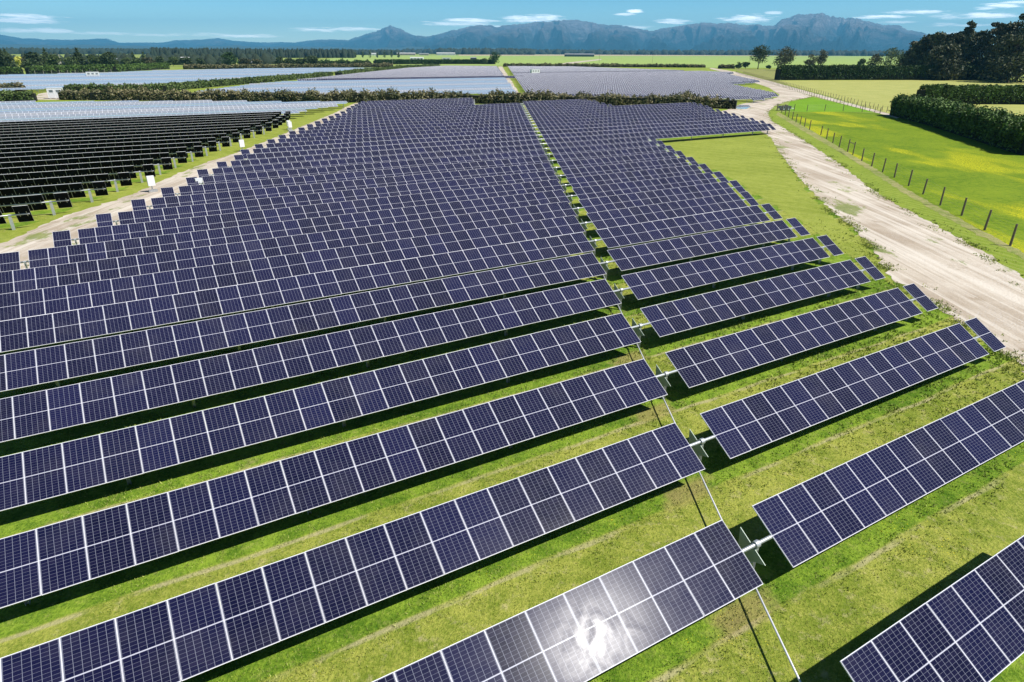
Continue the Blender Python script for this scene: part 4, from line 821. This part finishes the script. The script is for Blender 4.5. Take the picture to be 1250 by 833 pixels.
# ------------------------------------------------------------------ farm trailer behind a gate
tx, ty = TRAILER[0]
tr_ = empty('farm_trailer', (tx, ty, 0), rad(4)); tag(tr_, 'dark farm trailer with a heaped load parked where the tracks meet', 'trailer')
MB().box((0, 0, .62), (3.3, 1.5, .18)).build('bed', M['dark'], tr_)
b_ = MB()
for sy in (-.72, .72): b_.box((0, sy, .95), (3.2, .06, .50))
for sx in (-1.6, 1.6): b_.box((sx, 0, .95), (.06, 1.44, .50))
b_.build('side_boards', M['wall_dark'], tr_)
for sx in (-.55, .75):
    for sy in (-.86, .86):
        wv = MB().tube((sx, sy - .1, .40), (sx, sy + .1, .40), .40, seg=20).build('wheel', M['dark'], tr_)
        MB().tube((sx, sy - .115, .40), (sx, sy + .115, .40), .19, seg=14).build('rim', M['frame'], wv)
MB().tube((1.65, 0, .6), (2.7, 0, .5), .05, seg=6).build('drawbar', M['steel'], tr_)
b_ = MB(); rr = random.Random(4)
for i in range(26):
    x0, y0 = rr.uniform(-1.2, .9), rr.uniform(-.5, .5); hh = 1.15 + .55 * math.exp(-((x0 - .1) / .6) ** 2) * rr.uniform(.7, 1.1)
    b_.tube((x0, y0, 1.0), (x0 + rr.uniform(-.3, .3), y0, hh), rr.uniform(.08, .2), rr.uniform(.05, .12), seg=6)
b_.build('load', M['wood'], tr_)
gt = empty('farm_gate', (tx - 2.6, ty - 1.6, 0), rad(4)); tag(gt, 'open pipe gate between two wooden posts before the farm trailer', 'gate')
for sx in (0, 4.9): MB().tube((sx, 0, -.1), (sx, 0, 1.75), .09, seg=8).build('gate_post', M['wood'], gt)
b_ = MB()
for z in (.25, .5, .75, 1.0, 1.25): b_.tube((.15, 0, z), (4.75, 0, z), .025, seg=5)
for sx in (.15, 1.7, 3.2, 4.75): b_.tube((sx, 0, .22), (sx, 0, 1.28), .025, seg=5)
b_.build('rails', M['steel'], gt)

# ------------------------------------------------------------------ farm buildings and poles far away
def shed(x, y, rz, lx, ly, h, roof, wall, label, name='farm_shed', rise=.28):
    r_ = empty(name, (x, y, 0), rz); tag(r_, label, 'building', 'farm buildings in the distance')
    MB().box((0, 0, h * .5), (lx, ly, h)).build('wall', M[wall], r_)
    mb = MB(); e = .4; a, b = lx / 2 + e, ly / 2 + e; rp = h * rise + .6
    mb.add([(-a, -b, h), (a, -b, h), (a, b, h), (-a, b, h), (-a, 0, h + rp), (a, 0, h + rp)], [(0, 1, 5, 4), (2, 3, 4, 5), (1, 2, 5), (3, 0, 4), (3, 2, 1, 0)]); mb.build('roof', M[roof], r_)
    k = max(2, int(lx / 6)); 
    for i in range(k):
        cx = (-.5 + (i + .5) / k) * lx; MB().box((cx, -ly / 2 - .03, h * .42), (lx / k * .45, .05, h * .6)).build('door' if i % 3 == 0 else 'window', M['glass'], r_)
SH = [(-192.6,1383.2,26,12,3.6,'roof_pale','white','white farmhouse with sheds in the bright field, leftmost of the three'),(-138.6,1435.3,17,9,2.6,'roof_grey','white','small white farm building in the bright field, middle one of three'),
 (-85.5,1489.4,13,8,3.3,'roof_grey','wall_dark','small dark farm building in the bright field, rightmost of the three'),(252.3,2647.9,112,24,8,'roof_grey','wall_dark','very long grey-roofed barn in the middle of the bright field'),
 (-330,3400,90,24,9,'roof_pale','white','long pale shed at the far edge of the bright field'),(-495,3208.1,84,22,8,'roof_pale','wall_tan','long white-roofed shed left of the distant pale sheds'),
 (-575,2858.2,30,14,7,'roof_pale','white','small white shed at the left end of the distant sheds'),(-400,3111.6,42,18,7,'roof_grey','wall_tan','grey shed between the long white-roofed sheds'),
 (-461.2,810.4,16,10,4.5,'roof_grey','wall_tan','grey-roofed house among the left farm trees'),(-450.2,943.9,15,9,5,'roof_pale','white','white-roofed farmhouse behind the spreading green tree'),
 (-429.4,790.7,14,9,4.5,'roof_grey','wall_tan','second grey-roofed shed right of the grey-roofed house'),(-398.5,628.9,9,6,4.5,'roof_pale','white','small white shed below the large layered conifer'),
 (-293.2,771.3,11,7,3.2,'roof_grey','wall_dark','low dark shed beside the yellowish trees'),(-418,628,7,5,4.0,'roof_pale','white','tiny white hut right of the yellow tree')]
for x, y, lx, ly, h, rf, wl, lab in SH: shed(x, y, math.atan2(-x, y) * .4, lx, ly, h, rf, wl, lab)
def pole(x, y, h, label, mat='palewood', arm=True, rr_=.16):
    r_ = empty('utility_pole', (x, y, 0)); tag(r_, label, 'pole', 'utility poles'); MB().tube((0, 0, 0), (0, 0, h), rr_, rr_ * .7, seg=8).build('mast', M[mat], r_)
    if arm: MB().box((0, 0, h - .7), (2.2, .14, .16)).build('crossarm', M[mat], r_)
pole(-371, 565, 11.5, 'pale leaning trunk-like pole before the large layered conifer', 'palebark', False, .45)
pole(-152.3, 872.0, 9.5, 'pale pole standing at the left part of the dark clipped hedge')
for i, (a, D, lab) in enumerate([(7.1, 870, 'thin dark power pole at the edge of the bright field, above the white cabin'), (11.4, 1050, 'thin power pole in the bright field, middle of the three'), (18.9, 900, 'thin power pole in the bright field left of the two dark bushes')]):
    x, y = azpt(a, D); pole(x, y, 13, lab, 'wood')
i = 0
for a, b in zip(H3B[:-1], H3B[1:]):                                   # pale marker posts along the clipped hedge
    for t in np.linspace(.04, .96, 11):
        x, y = a[0] + (b[0] - a[0]) * t + 3.0, a[1] + (b[1] - a[1]) * t - 1.4; i += 1
        o = MB().tube((0, 0, 0), (0, 0, 2.2), .14, .12, seg=6).build('marker_post', M['palewood'], loc=(x, y, 0)); tag(o, 'pale post at the foot of the clipped green hedge, %s from the left' % ordw(i), 'post', 'pale posts along the clipped hedge')

# ------------------------------------------------------------------ grass tufts in the near array
def tufts():
    r = np.random.default_rng(3); N = 230000
    # more tufts close to the camera; sample inside the field of view
    a = r.uniform(rad(-42), rad(44), N); D = 9 + 60 * r.random(N) ** 1.15; x, y = np.sin(a) * D, np.cos(a) * D
    n = -SY * x + CY * y; s = CY * x + SY * y
    wobble = np.sin(s * .8) * .05
    f = ((n - 4.197) / 4.88 + wobble) % 1
    keep = (y > 6) & (r.random(N) > (D - 38) / 32)
    tall = (f > .60) & (f < .86)
    # keep tufts off the gravel road and pasture
    px = np.interp(y, [q[1] for q in TRACK_R[:12]], [q[0] for q in TRACK_R[:12]])
    keep &= x < px + r.normal(-.15, .35, N)
    lx = np.interp(y, [38, 44, 49, 55, 65, 76], [-34.9, -34.4, -34.4, -34.4, -35.2, -35.2]); keep &= x > -38
    keep &= ~tall | (r.random(N) < .6)
    clump = np.sin(x * 1.7 + np.sin(y * 1.3) * 2) * np.cos(y * 1.9 + np.sin(x * .9) * 2)
    keep &= (r.random(N) < 0.55 + .35 * clump) 
    x, y, tall, D = x[keep], y[keep], tall[keep], D[keep]
    # weeds that creep over the edges of the gravel road and the verge
    ed = np.array(TRACK_R[:15] + TRACK_R[-18:]); q = np.repeat(np.arange(len(ed) - 1), 900); q = q[q != 14]
    tt = r.random(len(q)); e = ed[q] * (1 - tt[:, None]) + ed[q + 1] * tt[:, None] + r.normal(0, .55, (len(q), 2))
    cl = np.array([noise.noise(Vector((px_ * .45, py_ * .45, 3))) for px_, py_ in e]); e = e[(cl > r.normal(.12, .1, len(e))) & (r.random(len(e)) < .75)]
    x = np.r_[x, e[:, 0]]; y = np.r_[y, e[:, 1]]; tall = np.r_[tall, r.random(len(e)) < .35]; D = np.r_[D, np.hypot(e[:, 0], e[:, 1])]; n_ = len(x)
    h = np.where(tall, r.uniform(.04, .12, n_), r.uniform(.02, .06, n_)) * np.clip(D / 26, .7, 1.6)
    V = []; 
    for b in range(3):
        an = r.uniform(0, 6.283, n_); wv = r.uniform(.010, .024, n_) * np.clip(D / 18, 1, 2.4); ox, oy = r.normal(0, .045, n_), r.normal(0, .045, n_)
        lean = r.normal(0, .5, (2, n_)) * h
        p0 = np.c_[x + ox - np.cos(an) * wv, y + oy - np.sin(an) * wv, np.full(n_, -.01)]; p1 = np.c_[x + ox + np.cos(an) * wv, y + oy + np.sin(an) * wv, np.full(n_, -.01)]
        p2 = np.c_[x + ox + lean[0], y + oy + lean[1], h]
        V.append(np.stack([p0, p1, p2], 1))
    V = np.concatenate(V).reshape(-1, 3); F = np.arange(len(V)).reshape(-1, 3)
    o = link('grass', np_mesh('grass', V, F, [M['tuft']])); o['kind'] = 'stuff'; o['label'] = 'short green and straw coloured grass between the near panel rows'; o['category'] = 'grass'
tufts()
# weed patches along road edges
# ------------------------------------------------------------------ haze
def haze():
    m_ = bpy.data.materials.new('haze_air'); m_.use_nodes = True; t = NT(m_.node_tree); t.n.clear()
    v = t.node('ShaderNodeVolumePrincipled', ins={'Color': (0.19, 0.64, 1.0, 1), 'Density': HAZE, 'Anisotropy': 0.0}); out = t.node('ShaderNodeOutputMaterial', ins={'Volume': v.outputs[0]})
    mb = MB(); mb.box((0, 12500, 574), (46000, 33000, 1150)); o = mb.build('haze', m_); o['kind'] = 'stuff'; o['label'] = 'thin pale blue haze over the plain and mountains'; o['category'] = 'haze'
haze()
